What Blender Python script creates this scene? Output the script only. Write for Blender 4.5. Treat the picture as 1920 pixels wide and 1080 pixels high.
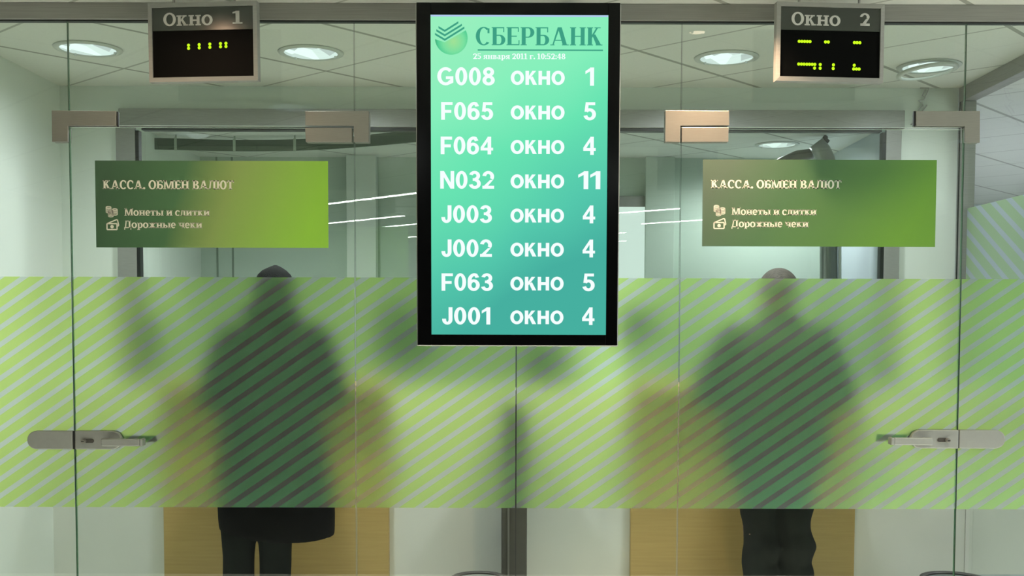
import bpy, bmesh, math, random
from math import sin, cos, pi, radians, sqrt
from mathutils import Vector, Matrix, Euler

for o in list(bpy.data.objects):
    bpy.data.objects.remove(o)
SC = bpy.context.scene
COL = SC.collection
random.seed(4)

# ------------------------------------------------------------------ camera
F_PX, PX, PY = 2050.0, 974.0, 699.0          # focal length and principal point in pixels of the 1920x1080 frame
CAM = Vector((0.0, -3.69, 1.44))
PITCH, ROLL = radians(2.86), radians(0.15)
cd = bpy.data.cameras.new('camera')
cd.sensor_fit = 'HORIZONTAL'; cd.sensor_width = 36.0
cd.lens = F_PX * 36.0 / 1920.0
cd.shift_x = (960.0 - PX) / 1920.0
cd.shift_y = (PY - 540.0) / 1920.0
cd.clip_start = 0.05; cd.clip_end = 60
cam = bpy.data.objects.new('camera', cd); COL.objects.link(cam)
ROT = (Matrix.Rotation(pi / 2 - PITCH, 4, 'X') @ Matrix.Rotation(ROLL, 4, 'Z'))
cam.matrix_world = Matrix.Translation(CAM) @ ROT
SC.camera = cam

# ------------------------------------------------------------------ world, exposure
w = bpy.data.worlds.new('world'); SC.world = w; w.use_nodes = True
w.node_tree.nodes['Background'].inputs[0].default_value = (0.75, 0.85, 0.8, 1)
w.node_tree.nodes['Background'].inputs[1].default_value = 0.05
SC.view_settings.view_transform = 'Standard'
SC.view_settings.look = 'None'
SC.view_settings.gamma = 1.0
SC.view_settings.use_curve_mapping = False
SC.view_settings.exposure = 0.0
SC.cycles.use_denoising = True
SC.cycles.transparent_max_bounces = 24
SC.cycles.max_bounces = 10
SC.cycles.caustics_reflective = False
SC.cycles.caustics_refractive = False
SC.cycles.sample_clamp_indirect = 4.0

# light levels
P_BOOTH, P_CASH, P_HALL, P_WARM, E_LINEAR, P_SIDE = 70.0, 66.0, 540.0, 40.0, 55.0, 165.0
E_FILL = 4.2
COOL = (0.95, 0.98, 1.06); WARM = (1.0, 0.66, 0.42)

CEIL = 2.477
XL, XR = -2.07, 1.97          # booth side walls
YB = 1.28                     # upper back wall plane
YF = 3.44                     # far wall of the cashier room


def at(px, py, Y):
    """pixel of the photograph -> point on the vertical plane y = Y"""
    d = ROT.to_3x3() @ Vector(((px - PX) / F_PX, -(py - PY) / F_PX, -1.0))
    t = (Y - CAM.y) / d.y
    return CAM + d * t


def atz(px, py, Z):
    d = ROT.to_3x3() @ Vector(((px - PX) / F_PX, -(py - PY) / F_PX, -1.0))
    t = (Z - CAM.z) / d.z
    return CAM + d * t


def atx(px, py, X):
    d = ROT.to_3x3() @ Vector(((px - PX) / F_PX, -(py - PY) / F_PX, -1.0))
    t = (X - CAM.x) / d.x
    return CAM + d * t


# ------------------------------------------------------------------ materials
def s2l(c):
    c = c / 255.0
    return c / 12.92 if c <= 0.04045 else ((c + 0.055) / 1.055) ** 2.4


def rgb(r, g, b):
    return (s2l(r), s2l(g), s2l(b), 1.0)


def nodes_of(m):
    m.use_nodes = True
    nt = m.node_tree
    for n in list(nt.nodes):
        nt.nodes.remove(n)
    out = nt.nodes.new('ShaderNodeOutputMaterial')
    return nt, out


def principled(name, col, rough=0.5, metal=0.0, spec=0.5, noise=None, nscale=8.0, bump=0.0, bscale=60.0, stretch=(1, 1, 1), coat=0.0):
    m = bpy.data.materials.new(name)
    nt, out = nodes_of(m)
    p = nt.nodes.new('ShaderNodeBsdfPrincipled')
    p.inputs['Base Color'].default_value = col
    p.inputs['Roughness'].default_value = rough
    p.inputs['Metallic'].default_value = metal
    p.inputs['Specular IOR Level'].default_value = spec
    p.inputs['Coat Weight'].default_value = coat
    nt.links.new(p.outputs[0], out.inputs[0])
    tc = nt.nodes.new('ShaderNodeTexCoord')
    mp = nt.nodes.new('ShaderNodeMapping'); mp.inputs['Scale'].default_value = stretch
    nt.links.new(tc.outputs['Object'], mp.inputs[0])
    if noise is not None:
        n = nt.nodes.new('ShaderNodeTexNoise'); n.inputs['Scale'].default_value = nscale
        n.inputs['Detail'].default_value = 5
        nt.links.new(mp.outputs[0], n.inputs['Vector'])
        mx = nt.nodes.new('ShaderNodeMix'); mx.data_type = 'RGBA'
        mx.inputs[6].default_value = col; mx.inputs[7].default_value = noise
        nt.links.new(n.outputs['Fac'], mx.inputs[0])
        nt.links.new(mx.outputs[2], p.inputs['Base Color'])
    if bump > 0:
        n2 = nt.nodes.new('ShaderNodeTexNoise'); n2.inputs['Scale'].default_value = bscale
        nt.links.new(mp.outputs[0], n2.inputs['Vector'])
        b = nt.nodes.new('ShaderNodeBump'); b.inputs['Strength'].default_value = bump
        b.inputs['Distance'].default_value = 0.01
        nt.links.new(n2.outputs['Fac'], b.inputs['Height'])
        nt.links.new(b.outputs[0], p.inputs['Normal'])
    return m


def emission(name, col, strength=1.0):
    m = bpy.data.materials.new(name)
    nt, out = nodes_of(m)
    e = nt.nodes.new('ShaderNodeEmission')
    e.inputs[0].default_value = col; e.inputs[1].default_value = strength
    nt.links.new(e.outputs[0], out.inputs[0])
    return m


def math_node(nt, op, a, b=None, c=None):
    n = nt.nodes.new('ShaderNodeMath'); n.operation = op
    for i, v in enumerate((a, b, c)):
        if v is None:
            continue
        if isinstance(v, (int, float)):
            n.inputs[i].default_value = v
        else:
            nt.links.new(v, n.inputs[i])
    return n.outputs[0]


def mix_col(nt, f, a, b):
    mx = nt.nodes.new('ShaderNodeMix'); mx.data_type = 'RGBA'
    for i, v in ((0, f), (6, a), (7, b)):
        if isinstance(v, (int, float, tuple)):
            mx.inputs[i].default_value = v
        else:
            nt.links.new(v, mx.inputs[i])
    return mx.outputs[2]


def dot_pos(nt, vec, d, off=0.0):
    v = nt.nodes.new('ShaderNodeVectorMath'); v.operation = 'DOT_PRODUCT'
    nt.links.new(vec, v.inputs[0]); v.inputs[1].default_value = d
    return math_node(nt, 'ADD', v.outputs['Value'], off)


def band_mask(nt, coord, period, width, phase=0.0):
    """1 inside a line of the given width repeated every period"""
    f = math_node(nt, 'FRACT', math_node(nt, 'ADD', math_node(nt, 'DIVIDE', coord, period), phase))
    return math_node(nt, 'LESS_THAN', f, width / period)


# clear glass pane: thin sheet, its front carries the mirror reflection of both faces
def glass_front(name, tint, boost=2.0):
    m = bpy.data.materials.new(name)
    nt, out = nodes_of(m)
    tr = nt.nodes.new('ShaderNodeBsdfTransparent'); tr.inputs[0].default_value = tint
    gl = nt.nodes.new('ShaderNodeBsdfGlossy'); gl.inputs['Roughness'].default_value = 0.0
    gl.inputs[0].default_value = (0.95, 1, 0.96, 1)
    fr = nt.nodes.new('ShaderNodeLayerWeight'); fr.inputs[0].default_value = 0.5
    # Schlick on the facing angle, for both faces of the sheet
    p5 = math_node(nt, 'POWER', fr.outputs['Facing'], 5.0)
    f = math_node(nt, 'MULTIPLY', math_node(nt, 'ADD', math_node(nt, 'MULTIPLY', p5, 0.96), 0.04), boost)
    f = math_node(nt, 'MINIMUM', f, 0.9)
    mx = nt.nodes.new('ShaderNodeMixShader')
    nt.links.new(f, mx.inputs[0]); nt.links.new(tr.outputs[0], mx.inputs[1]); nt.links.new(gl.outputs[0], mx.inputs[2])
    nt.links.new(mx.outputs[0], out.inputs[0])
    return m


def transparent(name, col):
    m = bpy.data.materials.new(name)
    nt, out = nodes_of(m)
    tr = nt.nodes.new('ShaderNodeBsdfTransparent'); tr.inputs[0].default_value = col
    nt.links.new(tr.outputs[0], out.inputs[0])
    return m


M = {}
M['glass'] = glass_front('clear_glass', (0.90, 0.965, 0.905, 1), 1.5)
M['glass_back'] = transparent('glass_rear_face', (1, 1, 1, 1))
M['glass_edge'] = principled('glass_edge', rgb(84, 120, 94), 0.2, 0, 0.6)
M['glass_thin'] = glass_front('window_glass', (0.95, 0.98, 0.955, 1), 1.6)
M['alu'] = principled('brushed_aluminium', rgb(164, 165, 160), 0.45, 0.25, 0.5, rgb(136, 136, 132), 30, stretch=(1, 1, 30))
M['alu_header'] = principled('aluminium_header', rgb(156, 156, 150), 0.45, 0.25, 0.5, rgb(128, 128, 124), 18, stretch=(0.4, 1, 20))
M['steel'] = principled('satin_steel', rgb(162, 160, 152), 0.36, 0.75, 0.5, rgb(150, 148, 141), 40, stretch=(1, 1, 12))
M['dark_steel'] = principled('dark_grey_metal', rgb(78, 76, 72), 0.5, 0.4, 0.5, rgb(68, 66, 62), 20)
M['lock'] = principled('lock_metal', rgb(160, 163, 158), 0.42, 0.35, 0.5, rgb(150, 153, 148), 60)
M['black'] = principled('black_gap', rgb(16, 18, 16), 0.6)
M['gasket'] = principled('black_gasket', rgb(22, 26, 24), 0.5)
M['wall'] = principled('pale_wall_paint', rgb(224, 231, 222), 0.75, 0, 0.3, rgb(219, 227, 217), 3, bump=0.02)
M['wall_white'] = principled('white_lower_wall', rgb(222, 224, 216), 0.6, 0, 0.3, rgb(216, 219, 211), 4)
M['hall_wall'] = principled('hall_wall_paint', rgb(84, 88, 80), 0.8, 0, 0.3, rgb(78, 82, 75), 2)
M['cash_wall'] = principled('cashier_room_panels', rgb(190, 204, 190), 0.7, 0, 0.3, rgb(184, 199, 185), 2)
M['pilaster'] = principled('pale_pilaster', rgb(216, 224, 214), 0.7, 0, 0.3, rgb(210, 219, 208), 3)
M['floor'] = principled('stone_floor', rgb(236, 233, 220), 0.6, 0, 0.3, rgb(228, 225, 212), 5)
M['cool_wall'] = principled('blue_grey_wall', rgb(196, 206, 212), 0.7, 0, 0.3, rgb(190, 200, 207), 2)
M['black_gloss'] = principled('black_glossy_plastic', rgb(8, 8, 9), 0.15, 0, 0.14)
M['silver_rim'] = principled('silver_rim', rgb(170, 172, 168), 0.35, 0.5)
M['led_black'] = principled('led_panel', rgb(3, 3, 3), 0.5, 0, 0.06, rgb(6, 7, 6), 120)
M['sign_panel'] = principled('dark_grey_green_panel', rgb(52, 58, 52), 0.22, 0, 0.5, rgb(48, 54, 48), 20)
M['sign_text'] = principled('pale_grey_lettering', rgb(196, 196, 190), 0.5)
M['sticker_text'] = principled('white_sticker_lettering', rgb(226, 229, 215), 0.5)
M['led'] = emission('lit_led', rgb(196, 255, 30), 1.2)
M['white_trim'] = principled('white_trim_ring', rgb(196, 202, 194), 0.4)
M['screen_text'] = emission('screen_white', (0.92, 1.0, 1.0, 1), 1.0)
M['screen_teal'] = emission('screen_teal', rgb(62, 160, 132), 1.0)
M['screen_lilac'] = emission('screen_lilac', rgb(180, 198, 240), 1.0)
M['black_cloth'] = principled('black_coat_cloth', rgb(15, 15, 16), 0.9, 0, 0.1, rgb(11, 11, 12), 25, bump=0.05, bscale=40)
M['hat_cloth'] = principled('dark_knit', rgb(32, 33, 31), 0.95, 0, 0.05, rgb(23, 24, 22), 60, bump=0.5, bscale=220)
M['trouser'] = principled('dark_green_grey_trousers', rgb(24, 28, 26), 0.9, 0, 0.1, rgb(18, 22, 20), 20, bump=0.05, bscale=30)
M['jeans'] = principled('charcoal_trousers', rgb(44, 46, 43), 0.9, 0, 0.1, rgb(28, 30, 28), 9, bump=0.08, bscale=14)
M['jacket'] = principled('dark_jacket', rgb(40, 44, 42), 0.8, 0, 0.2, rgb(32, 35, 34), 18, bump=0.08, bscale=20)
M['skin'] = principled('skin', rgb(196, 158, 132), 0.5, 0, 0.4, rgb(186, 146, 120), 12)
M['hair'] = principled('greying_hair', rgb(6, 8, 8), 0.7, 0, 0.3, rgb(96, 90, 78), 45, bump=0.6, bscale=180, stretch=(1, 4, 1))
M['dark_hair'] = principled('dark_hair', rgb(40, 34, 30), 0.7, 0, 0.3)
M['shoe'] = principled('black_leather', rgb(18, 18, 18), 0.35)
M['bin'] = principled('grey_bin', rgb(92, 96, 92), 0.4, 0.2, 0.5, rgb(84, 88, 84), 20)
M['bin_in'] = principled('bin_liner', rgb(150, 156, 150), 0.5)
M['monitor'] = principled('dark_plastic', rgb(74, 88, 78), 0.5)
M['rail'] = principled('dark_green_rail', rgb(72, 88, 72), 0.5, 0, 0.4, rgb(64, 80, 64), 12)
M['joint'] = principled('panel_joint', rgb(128, 142, 128), 0.7)
M['strip'] = principled('painted_highlight_grey', rgb(104, 102, 98), 0.45, 0.3)
M['clip'] = principled('pale_clip', rgb(160, 172, 156), 0.5)
M['duct'] = principled('duct_metal', rgb(150, 154, 150), 0.28, 0.7, 0.5, rgb(138, 142, 138), 12)
M['wire'] = principled('wire', rgb(186, 188, 184), 0.4, 0.2)
M['linear'] = emission('lit_tube', (0.93, 1.0, 0.95, 1), E_LINEAR)
M['warm_lamp'] = emission('halogen_face', (1.0, 0.80, 0.60, 1), 9.0)


def wood_mat():
    m = bpy.data.materials.new('oak_veneer')
    nt, out = nodes_of(m)
    p = nt.nodes.new('ShaderNodeBsdfPrincipled'); p.inputs['Roughness'].default_value = 0.5
    tc = nt.nodes.new('ShaderNodeTexCoord')
    mp = nt.nodes.new('ShaderNodeMapping'); mp.inputs['Scale'].default_value = (2.5, 2, 60)
    nt.links.new(tc.outputs['Object'], mp.inputs[0])
    n = nt.nodes.new('ShaderNodeTexNoise'); n.inputs['Scale'].default_value = 1.6; n.inputs['Detail'].default_value = 6
    nt.links.new(mp.outputs[0], n.inputs['Vector'])
    mp2 = nt.nodes.new('ShaderNodeMapping'); mp2.inputs['Scale'].default_value = (1, 1, 7)
    nt.links.new(tc.outputs['Object'], mp2.inputs[0])
    n2 = nt.nodes.new('ShaderNodeTexNoise'); n2.inputs['Scale'].default_value = 1.5
    nt.links.new(mp2.outputs[0], n2.inputs['Vector'])
    c = mix_col(nt, n.outputs['Fac'], rgb(192, 166, 104), rgb(162, 134, 76))
    c = mix_col(nt, math_node(nt, 'MULTIPLY', n2.outputs['Fac'], 0.5), c, rgb(178, 148, 88))
    nt.links.new(c, p.inputs['Base Color']); nt.links.new(p.outputs[0], out.inputs[0])
    return m


M['wood'] = wood_mat()


def ceiling_mat():
    """suspended ceiling: 0.6 m tiles laid on the diagonal, open joints"""
    m = bpy.data.materials.new('ceiling_tiles')
    nt, out = nodes_of(m)
    p = nt.nodes.new('ShaderNodeBsdfPrincipled'); p.inputs['Roughness'].default_value = 0.85
    p.inputs['Specular IOR Level'].default_value = 0.2
    g = nt.nodes.new('ShaderNodeNewGeometry')
    th = radians(47.5)
    ca = dot_pos(nt, g.outputs['Position'], (-sin(th), cos(th), 0), 30.0 * .593 / .6 - 0.666 + 0.0095)
    cb = dot_pos(nt, g.outputs['Position'], (cos(th), sin(th), 0), 30.0 * .593 / .6 - 0.164 + 0.006)
    ja = band_mask(nt, ca, 0.593, 0.019); jb = band_mask(nt, cb, 0.593, 0.012)
    j = math_node(nt, 'MAXIMUM', ja, math_node(nt, 'MULTIPLY', jb, 0.8))
    n = nt.nodes.new('ShaderNodeTexNoise'); n.inputs['Scale'].default_value = 90
    nt.links.new(g.outputs['Position'], n.inputs['Vector'])
    base = mix_col(nt, n.outputs['Fac'], rgb(226, 228, 220), rgb(216, 219, 211))
    c = mix_col(nt, j, base, rgb(158, 161, 151))
    nt.links.new(c, p.inputs['Base Color']); nt.links.new(p.outputs[0], out.inputs[0])
    return m


M['ceiling'] = ceiling_mat()


def diffuser_mat():
    """prismatic glass of a lit downlight: facets of differing brightness"""
    m = bpy.data.materials.new('lit_prismatic_glass')
    nt, out = nodes_of(m)
    e = nt.nodes.new('ShaderNodeEmission')
    tc = nt.nodes.new('ShaderNodeTexCoord')
    v = nt.nodes.new('ShaderNodeTexVoronoi'); v.inputs['Scale'].default_value = 14.0
    mp = nt.nodes.new('ShaderNodeMapping'); mp.inputs['Scale'].default_value = (1, 0.45, 1)
    nt.links.new(tc.outputs['Object'], mp.inputs[0]); nt.links.new(mp.outputs[0], v.inputs['Vector'])
    sep = nt.nodes.new('ShaderNodeSeparateColor'); nt.links.new(v.outputs['Color'], sep.inputs[0])
    f = math_node(nt, 'MULTIPLY_ADD', sep.outputs[0], 0.75, 0.60)
    e.inputs[0].default_value = (0.84, 1.0, 0.97, 1)
    nt.links.new(f, e.inputs[1]); nt.links.new(e.outputs[0], out.inputs[0])
    return m


M['diffuser'] = diffuser_mat()


def film_mats(name, direction, period, frac, phase, green_t, grey_t, green_r, grey_r, diff=0.18, rough=0.28):
    """frosted film with slanting stripes: rough transmission plus a little diffuse reflection of the ink"""
    m = bpy.data.materials.new(name)
    nt, out = nodes_of(m)
    g = nt.nodes.new('ShaderNodeNewGeometry')
    c = dot_pos(nt, g.outputs['Position'], direction, 20.0)
    s = band_mask(nt, c, period, period * frac, phase)
    ct = mix_col(nt, s, green_t, grey_t); cr = mix_col(nt, s, green_r, grey_r)
    rf = nt.nodes.new('ShaderNodeBsdfRefraction'); rf.inputs['Roughness'].default_value = rough; rf.inputs['IOR'].default_value = 1.45
    df = nt.nodes.new('ShaderNodeBsdfDiffuse')
    nt.links.new(ct, rf.inputs[0]); nt.links.new(cr, df.inputs[0])
    mx = nt.nodes.new('ShaderNodeMixShader'); mx.inputs[0].default_value = diff
    nt.links.new(rf.outputs[0], mx.inputs[1]); nt.links.new(df.outputs[0], mx.inputs[2])
    nt.links.new(mx.outputs[0], out.inputs[0])
    m2 = bpy.data.materials.new(name + '_rear')
    nt, out = nodes_of(m2)
    rf = nt.nodes.new('ShaderNodeBsdfRefraction'); rf.inputs['Roughness'].default_value = rough; rf.inputs['IOR'].default_value = 1.45
    nt.links.new(rf.outputs[0], out.inputs[0])
    return m, m2


A_ = radians(34.5)
FP_ = 0.0818 * sin(A_)
_p = at(42, 522, -0.005)
PH_ = (0.18 - (-sin(A_) * _p.x + cos(A_) * _p.z + 20.0) / FP_) % 1.0
M['film'], M['film_rear'] = film_mats('striped_frosted_film', (-sin(A_), 0, cos(A_)), FP_, 0.36, PH_,
                                      (0.82, 0.95, 0.30, 1), (0.93, 1.0, 0.98, 1),
                                      (0.33, 0.80, 0.47, 1), (0.41, 0.46, 0.41, 1))
B_ = radians(29.0)
M['side_film'], M['side_film_rear'] = film_mats('pale_striped_film', (0, -sin(B_), cos(B_)), 0.150 * sin(B_), 0.36, 0.3,
                                                (0.72, 0.90, 0.62, 1), (0.80, 0.90, 0.94, 1),
                                                (0.44, 0.60, 0.38, 1), (0.52, 0.60, 0.64, 1), diff=0.5)


def sticker_mat(name, stops, tilt, x0, x1, z0, z1):
    """printed colour gradient running along the sticker"""
    m = bpy.data.materials.new(name)
    nt, out = nodes_of(m)
    p = nt.nodes.new('ShaderNodeBsdfPrincipled'); p.inputs['Roughness'].default_value = 0.35
    p.inputs['Specular IOR Level'].default_value = 0.4
    g = nt.nodes.new('ShaderNodeNewGeometry')
    sx = dot_pos(nt, g.outputs['Position'], (1.0 / (x1 - x0), 0, 0), -x0 / (x1 - x0))
    sz = dot_pos(nt, g.outputs['Position'], (0, 0, 1.0 / (z1 - z0)), -z0 / (z1 - z0) - 0.5)
    n = nt.nodes.new('ShaderNodeTexNoise'); n.inputs['Scale'].default_value = 3.0
    nt.links.new(g.outputs['Position'], n.inputs['Vector'])
    f = math_node(nt, 'MULTIPLY_ADD', sz, tilt, sx)
    f = math_node(nt, 'ADD', f, math_node(nt, 'MULTIPLY_ADD', n.outputs['Fac'], 0.10, -0.05))
    r = nt.nodes.new('ShaderNodeValToRGB'); nt.links.new(f, r.inputs[0])
    el = r.color_ramp.elements
    el[0].position, el[0].color = stops[0]; el[1].position, el[1].color = stops[-1]
    for q, c in stops[1:-1]:
        e = el.new(q); e.color = c
    nt.links.new(r.outputs[0], p.inputs['Base Color']); nt.links.new(p.outputs[0], out.inputs[0])
    return m


# ------------------------------------------------------------------ mesh building
class MB:
    def __init__(s):
        s.v, s.f, s.mi = [], [], []

    def add(s, vs, fs, mi=0):
        b = len(s.v)
        s.v += [tuple(v) for v in vs]
        for f in fs:
            s.f.append(tuple(b + i for i in f)); s.mi.append(mi)
        return s

    def box(s, x0, x1, y0, y1, z0, z1, mi=0, front=None, back=None):
        vs = [(x0, y0, z0), (x1, y0, z0), (x1, y1, z0), (x0, y1, z0), (x0, y0, z1), (x1, y0, z1), (x1, y1, z1), (x0, y1, z1)]
        fs = [(0, 3, 2, 1), (4, 5, 6, 7), (0, 1, 5, 4), (2, 3, 7, 6), (1, 2, 6, 5), (3, 0, 4, 7)]
        b = len(s.v); s.v += vs
        for k, f in enumerate(fs):
            s.f.append(tuple(b + i for i in f))
            s.mi.append(front if (k == 2 and front is not None) else back if (k == 3 and back is not None) else mi)
        return s

    def prism(s, poly, y0, y1, mi=0):
        """polygon in x,z (counter-clockwise seen from the front, -y) extruded from y0 to y1"""
        n = len(poly)
        vs = [(x, y0, z) for x, z in poly] + [(x, y1, z) for x, z in poly]
        fs = [tuple(range(n)), tuple(range(2 * n - 1, n - 1, -1))]
        fs += [(i, n + i, n + (i + 1) % n, (i + 1) % n) for i in range(n)]
        return s.add(vs, fs, mi)

    def tube(s, pts, r, seg=10, mi=0, cap=True):
        pts = [Vector(p) for p in pts]
        n = len(pts)
        rs = r if isinstance(r, (list, tuple)) else [r] * n
        rings = []
        up = None
        for i, p in enumerate(pts):
            t = (pts[min(i + 1, n - 1)] - pts[max(i - 1, 0)]).normalized()
            if up is None:
                a = Vector((0, 0, 1)) if abs(t.z) < 0.9 else Vector((1, 0, 0))
                up = t.cross(a).normalized()
            up = (up - t * up.dot(t)).normalized()
            w_ = t.cross(up)
            rr = rs[i]
            ra, rb = rr if isinstance(rr, tuple) else (rr, rr)
            rings.append([p + up * (cos(2 * pi * k / seg) * ra) + w_ * (sin(2 * pi * k / seg) * rb) for k in range(seg)])
        vs = [q for ring in rings for q in ring]
        fs = []
        for i in range(n - 1):
            for k in range(seg):
                fs.append((i * seg + k, i * seg + (k + 1) % seg, (i + 1) * seg + (k + 1) % seg, (i + 1) * seg + k))
        if cap:
            fs.append(tuple(range(seg - 1, -1, -1))); fs.append(tuple((n - 1) * seg + k for k in range(seg)))
        return s.add(vs, fs, mi)

    def loft(s, rings, seg=28, mi=0, power=2.0):
        """rings: (cx, cy, z, rx, ry) stacked"""
        vs, fs = [], []
        for cx, cy, z, rx, ry in rings:
            for k in range(seg):
                a = 2 * pi * k / seg
                c_, s_ = cos(a), sin(a)
                e = 2.0 / power
                vs.append((cx + rx * math.copysign(abs(c_) ** e, c_), cy + ry * math.copysign(abs(s_) ** e, s_), z))
        n = len(rings)
        for i in range(n - 1):
            for k in range(seg):
                fs.append((i * seg + k, i * seg + (k + 1) % seg, (i + 1) * seg + (k + 1) % seg, (i + 1) * seg + k))
        fs.append(tuple(range(seg - 1, -1, -1))); fs.append(tuple((n - 1) * seg + k for k in range(seg)))
        return s.add(vs, fs, mi)

    def lathe(s, prof, cx=0, cy=0, seg=40, mi=0):
        vs, fs = [], []
        for r, z in prof:
            for k in range(seg):
                a = 2 * pi * k / seg
                vs.append((cx + r * cos(a), cy + r * sin(a), z))
        for i in range(len(prof) - 1):
            for k in range(seg):
                fs.append((i * seg + k, i * seg + (k + 1) % seg, (i + 1) * seg + (k + 1) % seg, (i + 1) * seg + k))
        return s.add(vs, fs, mi)

    def ball(s, c, r, seg=16, rings=10, mi=0):
        rx, ry, rz = r if isinstance(r, tuple) else (r, r, r)
        vs = []
        for i in range(1, rings):
            t = pi * i / rings
            for k in range(seg):
                a = 2 * pi * k / seg
                vs.append((c[0] + rx * sin(t) * cos(a), c[1] + ry * sin(t) * sin(a), c[2] - rz * cos(t)))
        vs.append((c[0], c[1], c[2] - rz)); vs.append((c[0], c[1], c[2] + rz))
        fs = []
        for i in range(rings - 2):
            for k in range(seg):
                fs.append((i * seg + k, i * seg + (k + 1) % seg, (i + 1) * seg + (k + 1) % seg, (i + 1) * seg + k))
        b = len(vs) - 2
        for k in range(seg):
            fs.append((b, (k + 1) % seg, k)); q = (rings - 2) * seg
            fs.append((b + 1, q + k, q + (k + 1) % seg))
        return s.add(vs, fs, mi)

    def mesh(s, name, mats, smooth=False):
        me = bpy.data.meshes.new(name)
        me.from_pydata(s.v, [], s.f)
        for m in (mats if isinstance(mats, (list, tuple)) else [mats]):
            me.materials.append(m)
        for p, i in zip(me.polygons, s.mi):
            p.material_index = i
        if smooth:
            me.polygons.foreach_set('use_smooth', [True] * len(me.polygons))
        me.update()
        return me

    def build(s, name, mats, parent=None, bevel=0.0, smooth=False, seg=2):
        o = bpy.data.objects.new(name, s.mesh(name, mats, smooth))
        COL.objects.link(o)
        if parent:
            o.parent = parent
        if bevel:
            b = o.modifiers.new('bevel', 'BEVEL'); b.width = bevel; b.segments = seg; b.limit_method = 'ANGLE'
        return o


def tag(o, label, cat, group=None, kind=None):
    o['label'] = label; o['category'] = cat
    if group:
        o['group'] = group
    if kind:
        o['kind'] = kind
    return o


def thing(name, label, cat, loc=(0, 0, 0), group=None):
    o = bpy.data.objects.new(name, None); COL.objects.link(o)
    o.location = loc; o.empty_display_size = 0.1
    return tag(o, label, cat, group)


def struct(o):
    o['kind'] = 'structure'
    return o


def evaluated_mesh(mb, mods, name, mats, smooth=True):
    """apply modifiers to a built mesh and return a plain mesh"""
    o = mb.build(name + '_tmp', mats)
    for kind, kw in mods:
        m = o.modifiers.new(kind, kind)
        for k, v in kw.items():
            setattr(m, k, v)
    bpy.context.view_layer.update()
    dg = bpy.context.evaluated_depsgraph_get()
    me = bpy.data.meshes.new_from_object(o.evaluated_get(dg))
    me.name = name
    bpy.data.objects.remove(o)
    if not me.materials:
        for m in (mats if isinstance(mats, (list, tuple)) else [mats]):
            me.materials.append(m)
    me.polygons.foreach_set('use_smooth', [smooth] * len(me.polygons))
    return me


def link_mesh(name, me, parent=None):
    o = bpy.data.objects.new(name, me); COL.objects.link(o)
    if parent:
        o.parent = parent
    return o


def offset_parent(o, parent):
    """keep a part where it was modelled (world coordinates) under a thing placed elsewhere"""
    o.parent = parent
    o.matrix_parent_inverse = Matrix.Translation(-Vector(parent.location))
    return o


def spot(name, loc, power, col, angle=108, blend=0.5, radius=0.09, parent=None):
    l = bpy.data.lights.new(name, 'SPOT'); l.energy = power; l.color = col
    l.spot_size = radians(angle); l.spot_blend = blend; l.shadow_soft_size = radius
    o = bpy.data.objects.new(name, l); COL.objects.link(o); o.location = loc
    if parent:
        o.parent = parent
    return o


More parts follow.
